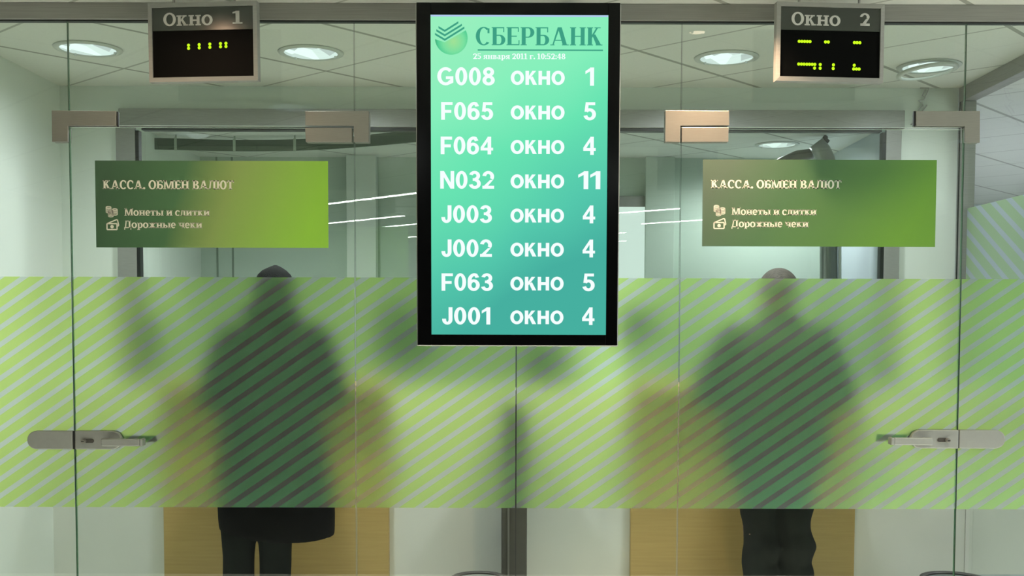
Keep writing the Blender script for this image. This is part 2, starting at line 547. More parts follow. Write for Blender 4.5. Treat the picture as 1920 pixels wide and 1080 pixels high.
# ------------------------------------------------------------------ lettering (own slab-serif outlines)
class Glyphs:
    """bold slab letters drawn from bars, slanted bars and arcs; caps are 1 high, small letters xh high"""

    def __init__(s, stem=0.215, thin=0.125, sh=0.105, so=0.085, xh=0.74):
        s.S, s.T, s.H, s.O, s.X = stem, thin, sh, so, xh
        s.q = []

    def bar(s, x0, y0, x1, y1):
        s.q.append([(x0, y0), (x1, y0), (x1, y1), (x0, y1)])

    def quad(s, *p):
        a = 0
        for i in range(len(p)):
            a += p[i][0] * p[(i + 1) % len(p)][1] - p[(i + 1) % len(p)][0] * p[i][1]
        s.q.append(list(p) if a > 0 else list(p)[::-1])

    def arc(s, cx, cy, rx, ry, wx, wy, a0=0, a1=360, n=28):
        """ring piece: outer radii rx, ry; stroke wx at the sides, wy at top and bottom"""
        k = max(4, int(n * abs(a1 - a0) / 360))
        for i in range(k):
            t0 = radians(a0 + (a1 - a0) * i / k); t1 = radians(a0 + (a1 - a0) * (i + 1) / k)
            s.quad((cx + rx * cos(t0), cy + ry * sin(t0)), (cx + rx * cos(t1), cy + ry * sin(t1)),
                   (cx + (rx - wx) * cos(t1), cy + (ry - wy) * sin(t1)), (cx + (rx - wx) * cos(t0), cy + (ry - wy) * sin(t0)))

    def dot(s, cx, cy, r):
        s.quad(*[(cx + r * cos(2 * pi * k / 14), cy + r * sin(2 * pi * k / 14)) for k in range(14)])

    def stem(s, x, h, w_=None, top=True, bot=True, y0=0.0, l=True, r=True):
        w_ = w_ or s.S
        s.bar(x, y0, x + w_, h)
        for on, ya, yb in ((bot, y0, y0 + s.H), (top, h - s.H, h)):
            if on:
                s.bar(x - (s.O if l else 0), ya, x + w_ + (s.O if r else 0), yb)

    def glyph(s, ch, x):
        S, T, H, O = s.S, s.T, s.H, s.O
        low = ch != ch.upper() and ch.isalpha()
        h = s.X if low else 1.0
        c = ch.upper()
        k = 0.88 if low else 1.0
        if c == 'О' or c == '0':
            wd = (0.66 if c == '0' else 0.86) * k
            s.arc(x + wd / 2, h / 2, wd / 2, h / 2 + 0.015, S, T)
            return wd
        if c == 'С':
            wd = 0.78 * k; cx = x + wd * 0.54
            s.arc(cx, h / 2, wd * 0.54, h / 2 + 0.015, S, T, 48, 316)
            s.bar(x + wd * 0.80, h * 0.66, x + wd * 0.93, h * 0.93)
            return wd
        if c == 'К':
            s.stem(x + O, h)
            xs = x + O + S
            s.quad((xs, h * 0.40), (xs, h * 0.58), (xs + 0.24 * k, h), (xs + (0.24 + T * 1.5) * k, h))
            s.quad((xs + 0.02, h * 0.56), (xs + 0.17 * k, h * 0.62), (xs + 0.50 * k, 0), (xs + 0.24 * k, 0))
            s.bar(xs + 0.13 * k, h - H, xs + 0.46 * k, h)
            s.bar(xs + 0.20 * k, 0, xs + 0.56 * k, H)
            return O + S + 0.56 * k
        if c == 'А' and low:
            s.stem(x + 0.36, h, S * 0.95, top=False, bot=False)
            s.bar(x + 0.36, 0, x + 0.36 + S + 0.08, H)
            s.arc(x + 0.32, h - 0.22, 0.24, 0.22, S * 0.8, T, 0, 160)
            s.arc(x + 0.27, 0.20, 0.26, 0.22, S * 0.8, T * 0.9, 60, 330)
            return 0.36 + S + 0.08
        if c == 'А':
            wd = 0.98; m = x + wd / 2
            s.quad((x + 0.10, 0), (x + 0.10 + T * 1.05, 0), (m + 0.02, h), (m - 0.10, h))
            s.quad((x + wd - 0.09 - S * 1.08, 0), (x + wd - 0.09, 0), (m + 0.11, h), (m - 0.10, h))
            s.bar(x + 0.22, 0.25, x + wd - 0.22, 0.25 + T * 0.9)
            s.bar(x, 0, x + 0.10 + T + O, H); s.bar(x + wd - 0.12 - S - O * 0.6, 0, x + wd, H)
            return wd
        if c == 'Б':
            s.stem(x + O, h, r=False)
            xs = x + O + S
            s.bar(xs - 0.01, h - T, xs + 0.40, h); s.bar(xs + 0.40 - T * 0.85, h - 0.28, xs + 0.40, h)
            s.bar(xs - 0.02, 0, xs + 0.16, T); s.bar(xs - 0.02, 0.58 - T, xs + 0.16, 0.58)
            s.arc(xs + 0.15, 0.29, 0.31, 0.29, S, T, -90, 90)
            return O + S + 0.46
        if c in 'ВЬЫР':
            s.stem(x + O, h, r=(c == 'Р'), y0=(-0.26 if low and c == 'Р' else 0.0))
            xs = x + O + S
            if c == 'В':
                s.bar(xs - 0.02, 0, xs + 0.14 * k, T * .95); s.bar(xs - 0.02, h - T * .95, xs + 0.14 * k, h)
                s.bar(xs - 0.02, h * 0.5 - T * .45, xs + 0.16 * k, h * 0.5 + T * .45)
                s.arc(xs + 0.12 * k, h * 0.27, 0.33 * k, h * 0.27, S, T * .9, -90, 90)
                s.arc(xs + 0.10 * k, h * 0.75, 0.29 * k, h * 0.25, S, T * .9, -90, 90)
                return O + S + 0.45 * k
            if c == 'Р':
                if low:
                    s.arc(xs + 0.10, h / 2, 0.36, h / 2 + .01, S, T, -125, 125)
                    return O + S + 0.46
                s.bar(xs - 0.02, h - T, xs + 0.16, h); s.bar(xs - 0.02, 0.42, xs + 0.16, 0.42 + T * .8)
                s.arc(xs + 0.14, 0.71, 0.32, 0.29, S, T, -90, 90)
                return O + S + 0.46
            s.bar(xs - 0.02, 0, xs + 0.12, T * .9); s.bar(xs - 0.02, h * 0.58 - T * .9, xs + 0.12, h * 0.58)
            s.arc(xs + 0.10, h * 0.29, 0.27, h * 0.29, S * .9, T * .9, -90, 90)
            wd = O + S + 0.37
            if c == 'Ы':
                s.stem(x + wd + 0.13, h); wd += 0.13 + S + O
            return wd
        if c == 'Е' and low:
            s.arc(x + 0.34, h / 2, 0.34, h / 2 + 0.015, S, T, 0, 318)
            s.bar(x + 0.12, h * 0.44, x + 0.68, h * 0.44 + T * 0.8)
            return 0.68
        if c == 'Е':
            s.stem(x + O, h, r=False)
            xs = x + O + S
            s.bar(xs - 0.01, h - T, xs + 0.38, h); s.bar(xs - 0.01, 0, xs + 0.42, T)
            s.bar(xs + 0.38 - T * .8, h - 0.26, xs + 0.38, h); s.bar(xs + 0.42 - T * .8, 0, xs + 0.42, 0.28)
            s.bar(xs - 0.01, 0.5 - T * .45, xs + 0.28, 0.5 + T * .45)
            return O + S + 0.42
        if c in 'НИЮП':
            if c == 'Ю':
                s.stem(x + O, h)
                s.bar(x + O + S, h * .5 - T * .45, x + O + S + 0.16, h * .5 + T * .45)
                s.arc(x + O + S + 0.10 + 0.38, h / 2, 0.38, h / 2 + .015, S, T)
                return O + S + 0.86
            g = 0.30 * k
            s.stem(x + O, h); s.stem(x + O + S + g, h)
            if c == 'Н':
                s.bar(x + O + S - .01, h * .5 - T * .45, x + O + S + g + .01, h * .5 + T * .45)
            elif c == 'И':
                s.quad((x + O + S - .02, H * .8), (x + O + S - .02, H * .8 + T * 1.6), (x + O + S + g + .02, h - H * .8), (x + O + S + g + .02, h - H * .8 - T * 1.6))
            return O * 2 + S * 2 + g
        if c == 'М':
            wd = 1.22 * k
            s.quad((x + O, 0), (x + O + T, 0), (x + O + T + .07, h), (x + O + .02, h))
            s.stem(x + wd - O - S, h, l=True)
            s.bar(x, 0, x + 2 * O + T, H); s.bar(x, h - H, x + O + .12, h)
            m = x + wd * 0.47
            s.quad((x + O + 0.03, h), (x + O + 0.03 + S, h), (m + 0.10, 0), (m - 0.06, 0))
            s.quad((m - 0.04, 0), (m + 0.10, 0), (x + wd - O - S + .06, h), (x + wd - O - S - .08, h))
            return wd
        if c in 'ЛД':
            wd = 0.88 * k + (0.06 if c == 'Д' else 0)
            y0 = H if c == 'Д' else 0
            s.quad((x + 0.10, y0), (x + 0.10 + T * 1.2, y0), (x + 0.36 * k, h), (x + 0.22 * k, h))
            s.stem(x + wd - O - S, h, bot=(c == 'Л'), l=False)
            s.bar(x + 0.16 * k, h - H, x + wd - O, h)
            if c == 'Л':
                s.bar(x, 0, x + 0.10 + T * 1.2, H)
            else:
                s.bar(x, 0, x + wd + .04, H * 1.15)
                s.bar(x, -0.22, x + T, H); s.bar(x + wd + .04 - T, -0.22, x + wd + .04, H)
            return wd + (0.04 if c == 'Д' else 0)
        if c == 'Т':
            wd = 0.80 * k
            s.stem(x + wd / 2 - S / 2, h, top=False)
            s.bar(x, h - T, x + wd, h)
            s.bar(x, h - 0.27 * k, x + T * .85, h); s.bar(x + wd - T * .85, h - 0.27 * k, x + wd, h)
            return wd
        if c == 'Г':
            s.stem(x + O, h, top=True, r=True)
            s.bar(x + O, h - T, x + O + S + 0.34, h); s.bar(x + O + S + 0.34 - T * .85, h - 0.25, x + O + S + 0.34, h)
            return O + S + 0.34
        if c == 'Ж':
            wd = 1.16 * k; m = x + wd / 2
            s.stem(m - S / 2, h)
            for sg in (-1, 1):
                s.quad((m + sg * S * .4, h * .42), (m + sg * S * .4, h * .62), (m + sg * wd * .30, h), (m + sg * wd * .46, h))
                s.quad((m + sg * S * .4, h * .62), (m + sg * S * .4, h * .40), (m + sg * wd * .28, 0), (m + sg * wd * .47, 0))
                xa, xb = sorted((m + sg * wd * .24, m + sg * wd * .5))
                s.bar(xa, 0, xb, H); s.bar(xa, h - H, xb, h)
            return wd
        if c == 'Ч':
            g = 0.28 * k
            s.stem(x + O + S + g, h)
            s.bar(x, h - H, x + S + 2 * O, h); s.bar(x + O, h * .5, x + O + S, h)
            s.arc(x + O + S * .5 + .2, h * .62, 0.2 + S * .5, h * .28, S, T, 180, 270)
            s.bar(x + O + S * .5 + .16, h * .34, x + O + S + g + .02, h * .34 + T)
            return O * 2 + S * 2 + g
        if c == 'Я':
            wd = 0.80 * k; xs = x + wd - O - S
            s.stem(xs, h, l=False)
            s.bar(xs - .14, h - T, xs + .02, h); s.bar(xs - .14, h * .42, xs + .02, h * .42 + T * .9)
            s.arc(xs - .12, h * .71, .26, h * .29, S * .9, T, 90, 270)
            s.quad((x + .04, 0), (x + .04 + S, 0), (xs - .04, h * .45), (xs - .20, h * .45))
            s.bar(x, 0, x + S + O, H)
            return wd
        if c == '1':
            wd = 0.56; m = x + wd / 2
            s.bar(m - S / 2, 0, m + S / 2, 1.0); s.bar(x + .02, 0, x + wd - .02, H)
            s.quad((x + .02, 0.80), (x + .02, 0.92), (m, 1.0), (m, 0.84))
            return wd
        if c == '2':
            wd = 0.68
            s.arc(x + .33, .70, .33, .30, S, T, -28, 165)
            s.quad((x + .03, 0), (x + .03 + S * 1.4, .02), (x + .64, .60), (x + .42, .56))
            s.bar(x + .02, 0, x + wd, T * 1.5); s.bar(x, .70, x + S * .8, .80)
            return wd
        if c == '4':
            wd = 0.70
            s.bar(x + .36, 0, x + .36 + S, 1.0); s.bar(x, .24, x + wd, .24 + T)
            s.quad((x, .24), (x + .16, .30), (x + .46, 1.0), (x + .34, 1.0))
            s.bar(x + .26, 0, x + wd - .02, H * .7)
            return wd
        if c == '5':
            wd = 0.66
            s.bar(x + .06, 1.0 - T * 1.2, x + .60, 1.0); s.bar(x + .06, .50, x + .06 + T, 1.0)
            s.arc(x + .30, .31, .35, .31, S, T, -150, 130)
            return wd
        if c == '8':
            wd = 0.68
            s.arc(x + .34, .27, .34, .28, S, T); s.arc(x + .34, .75, .29, .26, S * .95, T)
            return wd
        if c in '.':
            s.dot(x + .13, .11, .13)
            return 0.26
        if c == ':':
            s.dot(x + .13, .11, .12); s.dot(x + .13, .58, .12)
            return 0.26
        return 0.3

    def text(s, t, gap=0.07, space=0.34):
        x = 0.0
        s.q = []
        for ch in t:
            if ch == ' ':
                x += space
            else:
                x += s.glyph(ch, x) + gap
        return s.q


def lettering(name, quads, x0, x1, z0, z1, y, mat, parent, depth=0.0006, base=None, cap=None):
    """fit outlines into x0..x1; z0 is the base line and z1 the cap line when cap is given"""
    xs = [p[0] for q in quads for p in q]; ys = [p[1] for q in quads for p in q]
    ax, bx = min(xs), max(xs)
    ay, by = (0.0, cap) if cap else (min(ys), max(ys))
    sx = (x1 - x0) / (bx - ax); sz = (z1 - z0) / (by - ay)
    mb = MB()
    for q in quads:
        mb.prism([(x0 + (px - ax) * sx, z0 + (py - ay) * sz) for px, py in q], y - depth, y)
    return mb.build(name, mat, parent)


class Sans(Glyphs):
    """bold grotesque capitals, figures and the small letters of the queue list"""

    def glyph(s, ch, x):
        S, T = s.S, s.T
        low = ch in 'окн'
        h = 0.78 if low else 1.0
        if ch in 'Oо':
            wd = 0.78
            s.arc(x + wd / 2, h / 2, wd / 2, h / 2 + .012, S, T)
            return wd
        if ch == 'к':
            s.bar(x, 0, x + S, h)
            s.quad((x + S - .01, h * .36), (x + S - .01, h * .62), (x + .40, h), (x + .62, h))
            s.quad((x + S + .04, h * .50), (x + S + .22, h * .60), (x + .68, 0), (x + .44, 0))
            return 0.68
        if ch == 'н':
            s.bar(x, 0, x + S, h); s.bar(x + .68 - S, 0, x + .68, h); s.bar(x + S - .01, h * .5 - T * .5, x + .69 - S, h * .5 + T * .5)
            return 0.68
        if ch == 'G':
            cx = x + .45
            s.arc(cx, .5, .45, .512, S * 1.02, T, 42, 322)
            s.bar(x + .46, .34, x + .86, .34 + T * .95); s.bar(x + .86 - T, .14, x + .86, .50)
            s.quad((x + .66, .05), (x + .86, .14), (x + .86, .30), (x + .68, .30))
            return 0.88
        if ch == 'F':
            s.bar(x, 0, x + S, 1); s.bar(x, 1 - T, x + .62, 1); s.bar(x, .56 - T, x + .55, .56)
            return 0.62
        if ch == 'N':
            s.bar(x, 0, x + S * .95, 1); s.bar(x + .76 - S * .95, 0, x + .76, 1)
            s.quad((x, 1), (x + S, 1), (x + .76, 0), (x + .76 - S, 0))
            return 0.76
        if ch == 'J':
            s.bar(x + .54 - S, .28, x + .54, 1)
            s.arc(x + .27, .28, .27, .295, S, T, 180, 360); s.bar(x, .26, x + S * .98, .33)
            return 0.54
        if ch == '0':
            s.arc(x + .32, .5, .32, .512, S, T)
            return 0.64
        if ch == '1':
            s.bar(x + .24, 0, x + .24 + S, 1.0)
            s.quad((x, .64), (x, .80), (x + .28, 1.0), (x + .30, .83))
            return 0.24 + S
        if ch == '2':
            s.arc(x + .32, .69, .32, .32, S, T, -35, 172)
            s.quad((x, 0), (x + .06, .14), (x + .42, .50), (x + .585, .505), (x + .25, .10))
            s.bar(x, 0, x + .64, T)
            return 0.64
        if ch == '3':
            s.arc(x + .31, .285, .33, .297, S, T, -168, 88); s.arc(x + .30, .735, .30, .277, S * .97, T, -88, 165)
            s.bar(x + .20, .445, x + .33, .445 + T * .9)
            return 0.64
        if ch == '4':
            s.bar(x + .38, 0, x + .38 + S * .95, 1.0); s.bar(x, .22, x + .68, .22 + T * .95)
            s.quad((x, .22), (x, .40), (x + .40, 1.0), (x + .56, 1.0), (x + .16, .36))
            return 0.68
        if ch == '5':
            s.bar(x + .10, 1 - T, x + .60, 1.0); s.quad((x + .04, .47), (x + .22, .47), (x + .26, 1.0), (x + .10, 1.0))
            s.arc(x + .31, .325, .335, .337, S, T, -165, 142)
            return 0.64
        if ch == '6':
            s.arc(x + .33, .325, .33, .337, S, T)
            s.arc(x + .37, .58, .37, .432, S, T, 62, 190)
            s.bar(x, .32, x + S, .60)
            s.arc(x + .34, .70, .29, .312, S, T, 15, 100)
            return 0.66
        if ch == '8':
            s.arc(x + .33, .28, .33, .292, S, T); s.arc(x + .33, .745, .295, .267, S * .95, T)
            return 0.66
        return 0.3


def sans(name, t, x0, x1, z0, z1, y, mat, parent, gap=0.085):
    return lettering(name, Sans(stem=0.205, thin=0.165).text(t, gap), x0, x1, z0, z1, y, mat, parent, 0.0006)


# ================================================================== the setting
HX = 4.2
YS = 6.2                      # far end of the area beyond the side glass
struct(MB().box(-HX, HX, -9.5, YS + .1, -0.05, 0).build('floor', M['floor']))
M['mat'] = principled('added_dark_floor_sheet', rgb(62, 62, 58), 0.9, 0, 0.1, rgb(48, 48, 45), 40)
struct(MB().box(-HX + .01, HX - .01, -9.4, -2.4, .0005, .006).build('floor_dark_sheet', M['mat']))  # added unseen dark sheet, keeps the floor's mirror image in the glass dim
struct(MB().box(-HX, HX, -9.5, YS + .1, CEIL, CEIL + 0.05).build('ceiling', M['ceiling']))
struct(MB().box(-HX - .05, -HX, -9.5, 0.0, 0, CEIL).build('wall_west', M['hall_wall']))
struct(MB().box(HX, HX + .05, -9.5, YS + .1, 0, CEIL).build('wall_east', M['cool_wall']))
struct(MB().box(-HX, HX, -9.55, -9.5, 0, CEIL).build('wall_south', M['hall_wall']))
struct(MB().box(-HX, XL - .05, -0.03, 0.05, 0, CEIL).build('wall_front', M['wall']))
struct(MB().box(XL - .05, XL, -0.03, YF, 0, CEIL).build('wall_left', M['wall']))
# far wall of the cashier room and of the area beyond the side glass, panelled
struct(MB().box(XR + .06, HX, YS, YS + .1, 0, CEIL).build('wall_north', M['cool_wall']))
far = MB().box(XL, XR + .06, YF, YF + .1, 0, CEIL)
far_o = struct(far.build('wall_far', M['cash_wall']))
# back wall of the booths: parapet below, piers and lintel round the cashier window
WZ0, WZ1 = 1.12, 2.335
WX0, WX1 = -1.80, 1.70
bw = MB()
bw.box(XL, XR + .012, 1.13, YB + .10, 0, WZ0)
struct(bw.build('wall_parapet', M['wall_white']))
bw = MB()
bw.box(XL, WX0, YB, YB + .10, WZ0, CEIL)
bw.box(WX1, XR, YB, YB + .10, WZ0, CEIL)
bw.box(WX0, WX1, YB, YB + .10, WZ1, CEIL)
struct(bw.build('wall_back', M['wall']))
# dark joints between wall panels of the cashier room
for px in (407, 436):
    x = at(px, 480, YF - .01).x
    struct(MB().box(x - .006, x + .006, YF - .003, YF - .0004, 0, CEIL - .001).build('trim_1', M['joint']))

fill_win = bpy.data.objects.new('window_10', None); COL.objects.link(fill_win)  # added unseen window; its glowing pane lights the glass front from the right
tag(fill_win, 'tall daylight panel added to light the front from the right, outside the view', 'window', kind='structure')
MB().box(HX - .02, HX - .001, -3.4, -0.9, 0.8, 2.2).build('fill_pane', emission('fill', (0.94, 1.0, 1.0, 1), E_FILL), fill_win)
for ya, yb, za, zb in ((-3.46, -3.4005, .74, 2.26), (-.8995, -.84, .74, 2.26), (-2.18, -2.12, .8, 2.2), (-3.4, -.9, 2.2005, 2.26), (-3.4, -.9, .74, .7995)):
    MB().box(HX - .05, HX - .0205 if ya == -2.18 else HX - .001, ya, yb, za, zb).build('frame_bar', M['wall_white'], fill_win, .002)

# ------------------------------------------------------------------ cashier window
win = bpy.data.objects.new('window_5', None); COL.objects.link(win); struct(win)
tag(win, 'wide interior service window with grey metal frame behind the two booths', 'window', kind='structure')
hz1, hz0 = at(960, 205, YB - .03).z, at(960, 239, YB - .03).z
hx0, hx1 = at(222, 220, YB - .03).x, at(1697, 220, YB - .03).x
MB().box(hx0, hx1, YB - .03, YB - .001, hz0, hz1).build('frame_header', M['alu'], win, 0.002)
MB().box(hx0 + .1, hx1 - .1, YB - .024, YB + .02, hz0 - .014, hz0 - .0005).build('gasket', M['gasket'], win)
for pa, pb, ga, gb in ((219, 255, 255.5, 262), (1659, 1688, 1652, 1658.5)):
    xa, xb = at(pa, 400, YB - .02).x, at(pb, 400, YB - .02).x
    MB().box(xa, xb, YB - .02, YB - .001, WZ0, hz0 - .001).build('frame_jamb', M['alu'], win, 0.002)
    xa, xb = at(ga, 400, YB - .018).x, at(gb, 400, YB - .018).x
    MB().box(xa, xb, YB - .018, YB + .02, WZ0, hz0 - .015).build('gasket', M['gasket'], win)
MB().box(WX0 + .002, WX1 - .002, YB + .03, YB + .036, WZ0 + .002, WZ1 - .002, 1, 0, 1).build('glass_pane', [M['glass_thin'], M['glass_back']], win)

# ------------------------------------------------------------------ glass front: panes, doors, film
GY0, GY1 = -0.005, 0.005
Z_TOP = at(960, 38, -0.02).z           # underside of header bar
Z_HEAD = at(960, 17, -0.03).z
Z_DOOR = at(400, 238, 0).z             # head of the doors
Z_F1, Z_F0 = at(960, 521, GY0).z, at(960, 952.5, GY0).z
seam = [at(px, 600, 0).x for px in (137.0, 666.5, 968.0, 1273.5, 1799.0)]
GAP = 0.0016
hdr = MB().box(XL, HX, -0.028, 0.03, Z_TOP, CEIL - .0005)
o = struct(hdr.build('trim_2', M['alu_header'], None, 0.0015))
# thin shadow joint under the bar
struct(MB().box(XL, HX, -0.012, 0.012, Z_TOP - .004, Z_TOP - .0003).build('trim_3', M['gasket']))
M['glass_edge_glow'] = principled('glass_edge_painted_glow', rgb(226, 240, 228), 0.2, 0, 0.6)  # pale copy of the glass edge colour, painting in the glow along horizontal edges
PANE_M = [M['glass_edge'], M['glass'], M['glass_back'], M['glass_edge_glow']]


def pane(name, parent, x0, x1, z0, z1):
    mb = MB().box(x0, x1, GY0, GY1, z0, z1, 0, 1, 2)
    mb.mi[0] = 3; mb.mi[1] = 3
    return mb.build(name, PANE_M, parent)


def film(parent, x0, x1):
    return MB().box(x0 + .0006, x1 - .0006, GY0 - .0012, GY0 - .0004, Z_F0, Z_F1, 1, 0, 1).build('frosted_film', [M['film'], M['film_rear']], parent)


def fixed(n, label, x0, x1, z0=0.0, z1=None, band=True):
    e = bpy.data.objects.new('window_%d' % n, None); COL.objects.link(e)
    tag(e, label, 'glass panel', kind='structure')
    pane('glass_pane', e, x0, x1, z0, z1 or Z_TOP - .001)
    if band:
        film(e, x0, x1)
    return e


win_l = fixed(1, 'tall fixed glass panel at the left edge beside the first glass door', XL + .001, seam[0] - GAP)
fixed(2, 'fixed glass panel left of the central joint, behind the queue display', seam[1] + GAP, seam[2] - GAP)
fixed(3, 'fixed glass panel right of the central joint, behind the queue display', seam[2] + GAP, seam[3] - GAP)
win_r = fixed(4, 'tall fixed glass panel at the right edge beside the second glass door', seam[4] + GAP, HX - .001)
fixed(6, 'glass transom above the left door, behind the Окно 1 board', seam[0] + GAP * .6, seam[1] - GAP * .6, Z_DOOR + .003, None, False)
fixed(7, 'glass transom above the right door, behind the Окно 2 board', seam[3] + GAP * .6, seam[4] - GAP * .6, Z_DOOR + .003, None, False)
# dark silicone joint between the two middle panels
struct(MB().box(seam[2] - GAP + .0002, seam[2] + GAP - .0002, -0.004, 0.004, 0, Z_TOP - .005).build('trim_4', M['gasket']))


def door(n, label, x0, x1):
    e = bpy.data.objects.new('door_%d' % n, None); COL.objects.link(e)
    tag(e, label, 'door', kind='structure')
    pane('glass_pane', e, x0 + GAP, x1 - GAP, 0.008, Z_DOOR - .003)
    film(e, x0 + GAP, x1 - GAP)
    return e


door_l = door(1, 'frosted glass door of the left booth with lever lock on its left edge', seam[0], seam[1])
door_r = door(2, 'frosted glass door of the right booth with lever lock on its right edge', seam[3], seam[4])


def round_end(x0, x1, z0, z1, side, n=10):
    """plate outline with one rounded end; side -1 = left end, 1 = right end"""
    r = (z1 - z0) / 2 * 0.98
    zc = (z0 + z1) / 2
    if side > 0:
        pts = [(x0, z0), (x1 - r, z0)] + [(x1 - r + r * cos(a), zc + r * sin(a)) for a in [(-pi / 2 + pi * k / n) for k in range(1, n)]] + [(x1 - r, z1), (x0, z1)]
    else:
        pts = [(x0 + r, z0), (x1, z0), (x1, z1), (x0 + r, z1)] + [(x0 + r - r * cos(a), zc + r * sin(a)) for a in [(pi / 2 - pi * k / n) for k in range(1, n)]]
    return pts


FY = -0.024        # front face of the lock cases
for side, dr, wn, cx0, cx1, sx0, sx1, yt, yb, lv0, lv1, cyl in (
        (1, door_l, win_l, 140, 228, 50, 135.5, 808, 843, 190, 262, 166),
        (-1, door_r, win_r, 1708, 1798, 1799.5, 1886, 806, 841, 1676, 1748, 1768)):
    def P(px, py, Y=FY):
        return at(px, py, Y)
    z1, z0 = P(cx0, yt).z, P(cx0, yb).z
    lock = MB().prism(round_end(P(cx0, yt).x, P(cx1, yt).x, z0, z1, side), FY, GY0 - .0014).build('door_lock', M['lock'], dr, 0.003)
    lock['label'] = 'satin metal lock case'
    MB().prism(round_end(P(cx0, yt).x, P(cx1, yt).x, z0, z1, side), GY1 + .0002, 0.022).build('inner_lock_case', M['lock'], dr, 0.003)
    st = MB().prism(round_end(P(sx0, yt).x, P(sx1, yt).x, z0, z1, -side), FY, GY0 - .0014).build('strike_box', M['lock'], wn, 0.003)
    st['label'] = 'satin metal strike box'
    ga, gb = sorted((P(cx0 if side > 0 else cx1, yt).x, P(sx1 if side > 0 else sx0, yt).x))
    MB().box(ga + .0003, gb - .0003, FY + .003, GY0 - .0014, z0 + .001, z1 - .001).build('latch_gap', M['black'], lock)
    zc = P(lv0, (822 + 837) / 2 - (0 if side > 0 else 2), -0.06).z
    hh = 0.0125
    xa, xb = at(lv0, 829, -0.06).x, at(lv1, 829, -0.06).x
    xp = xa + .016 if side > 0 else xb - .016
    lever = MB().box(xa, xb, -0.066, -0.053, zc - hh, zc + hh)
    lever.tube([(xp, -0.056, zc), (xp, FY + .0005, zc)], 0.010, 14)
    # the free end turns back towards the glass
    xe = xb if side > 0 else xa
    lever.box(min(xe, xe + side * .010), max(xe, xe + side * .010), -0.066, -0.030, zc - hh, zc + hh)
    lever.build('lever_handle', M['lock'], lock, 0.003)
    il = MB().box(min(xa, xb) + (.0 if side > 0 else -.02), max(xa, xb) + (.02 if side > 0 else 0), 0.050, 0.064, zc - hh, zc + hh)
    il.tube([(xp, 0.056, zc), (xp, 0.0225, zc)], 0.010, 14)
    il.build('inner_lever_handle', M['lock'], dr, 0.003)
    zk = zc + .001
    xk = P(cyl, 827).x
    ov = [(xk + .0125 * (1 if cos(a) > 0 else -1) + .0062 * cos(a), zk + .0068 * sin(a)) for a in [2 * pi * (q + .5) / 20 for q in range(20)]]
    MB().prism(ov, FY - .004, FY + .0005).build('cylinder_rosette', M['dark_steel'], lock, .001)
    kx = xk - side * .0125
    MB().tube([(kx, FY - .0038, zk), (kx, FY - .020, zk)], .0072, 16).build('key_cylinder', M['steel'], lock, 0.001)
    MB().box(kx - .0045, kx + .0045, FY - .0206, FY - .0200, zk - .0012, zk + .0012).build('keyhole', M['black'], lock)

# ------------------------------------------------------------------ patch fittings
CY = -0.017


def fitting(label, upoly, lower=None, edge=None):
    xs = [at(x, y, CY) for x, y in upoly]
    base = Vector((sum(p.x for p in xs) / len(xs), 0, min(p.z for p in xs)))
    e = thing('glass_clamp', label, 'glass clamp', base, 'patch fittings on the glass doors')

    def plate(poly, name):
        pp = [at(x, y, CY) for x, y in poly]
        a = sum(pp[i].x * pp[(i + 1) % len(pp)].z - pp[(i + 1) % len(pp)].x * pp[i].z for i in range(len(pp)))
        if a < 0:
            pp = pp[::-1]
        pl = [(p.x - base.x, p.z - base.z) for p in pp]
        MB().prism(pl, CY, GY0 - .0003).build(name, M['steel'], e, 0.0015)
        MB().prism(pl, GY1 + .0003, -CY).build('rear_' + name, M['steel'], e, 0.0015)
    plate(upoly, 'upper_plate')
    if lower:
        plate(lower, 'door_plate')
    if edge:
        a, b = at(edge[0], edge[1], CY), at(edge[2], edge[3], CY)
        MB().box(min(a.x, b.x) - base.x, max(a.x, b.x) - base.x, CY + .003, GY0 - .0003, min(a.z, b.z) - base.z, max(a.z, b.z) - base.z).build('end_gasket', M['black'], e)
    return e


fitting('dull grey L-shaped clamp at the lock-side corner of the left door',
        [(96.5, 207), (217.5, 208), (217.5, 236), (127.5, 236), (127, 266), (97.5, 266)], None, (218.2, 209, 221, 237))
fitting('grey-brown hinge clamp of two plates above the left door',
        [(572, 208), (692, 208), (692, 266.5), (663.5, 266.5), (663.5, 236), (572, 235.5)],
        [(572, 239.5), (660, 239.5), (660, 266.5), (573, 266)])
fitting('copper-lit hinge clamp of two plates above the right door',
        [(1247.5, 206.5), (1367.5, 207.5), (1367.5, 235.5), (1276, 236), (1275.5, 266.5), (1247, 266)],
        [(1278, 238.5), (1366.5, 238.5), (1366, 266), (1278, 266.5)])
fitting('pale grey L-shaped clamp at the lock-side corner of the right door',
        [(1717.5, 208), (1838, 208), (1837.5, 267.5), (1809, 267.5), (1808.5, 236.5), (1717.5, 236)], None, (1714.2, 208, 1717, 236))

# ------------------------------------------------------------------ stickers on the doors
SY = GY0 - .0004


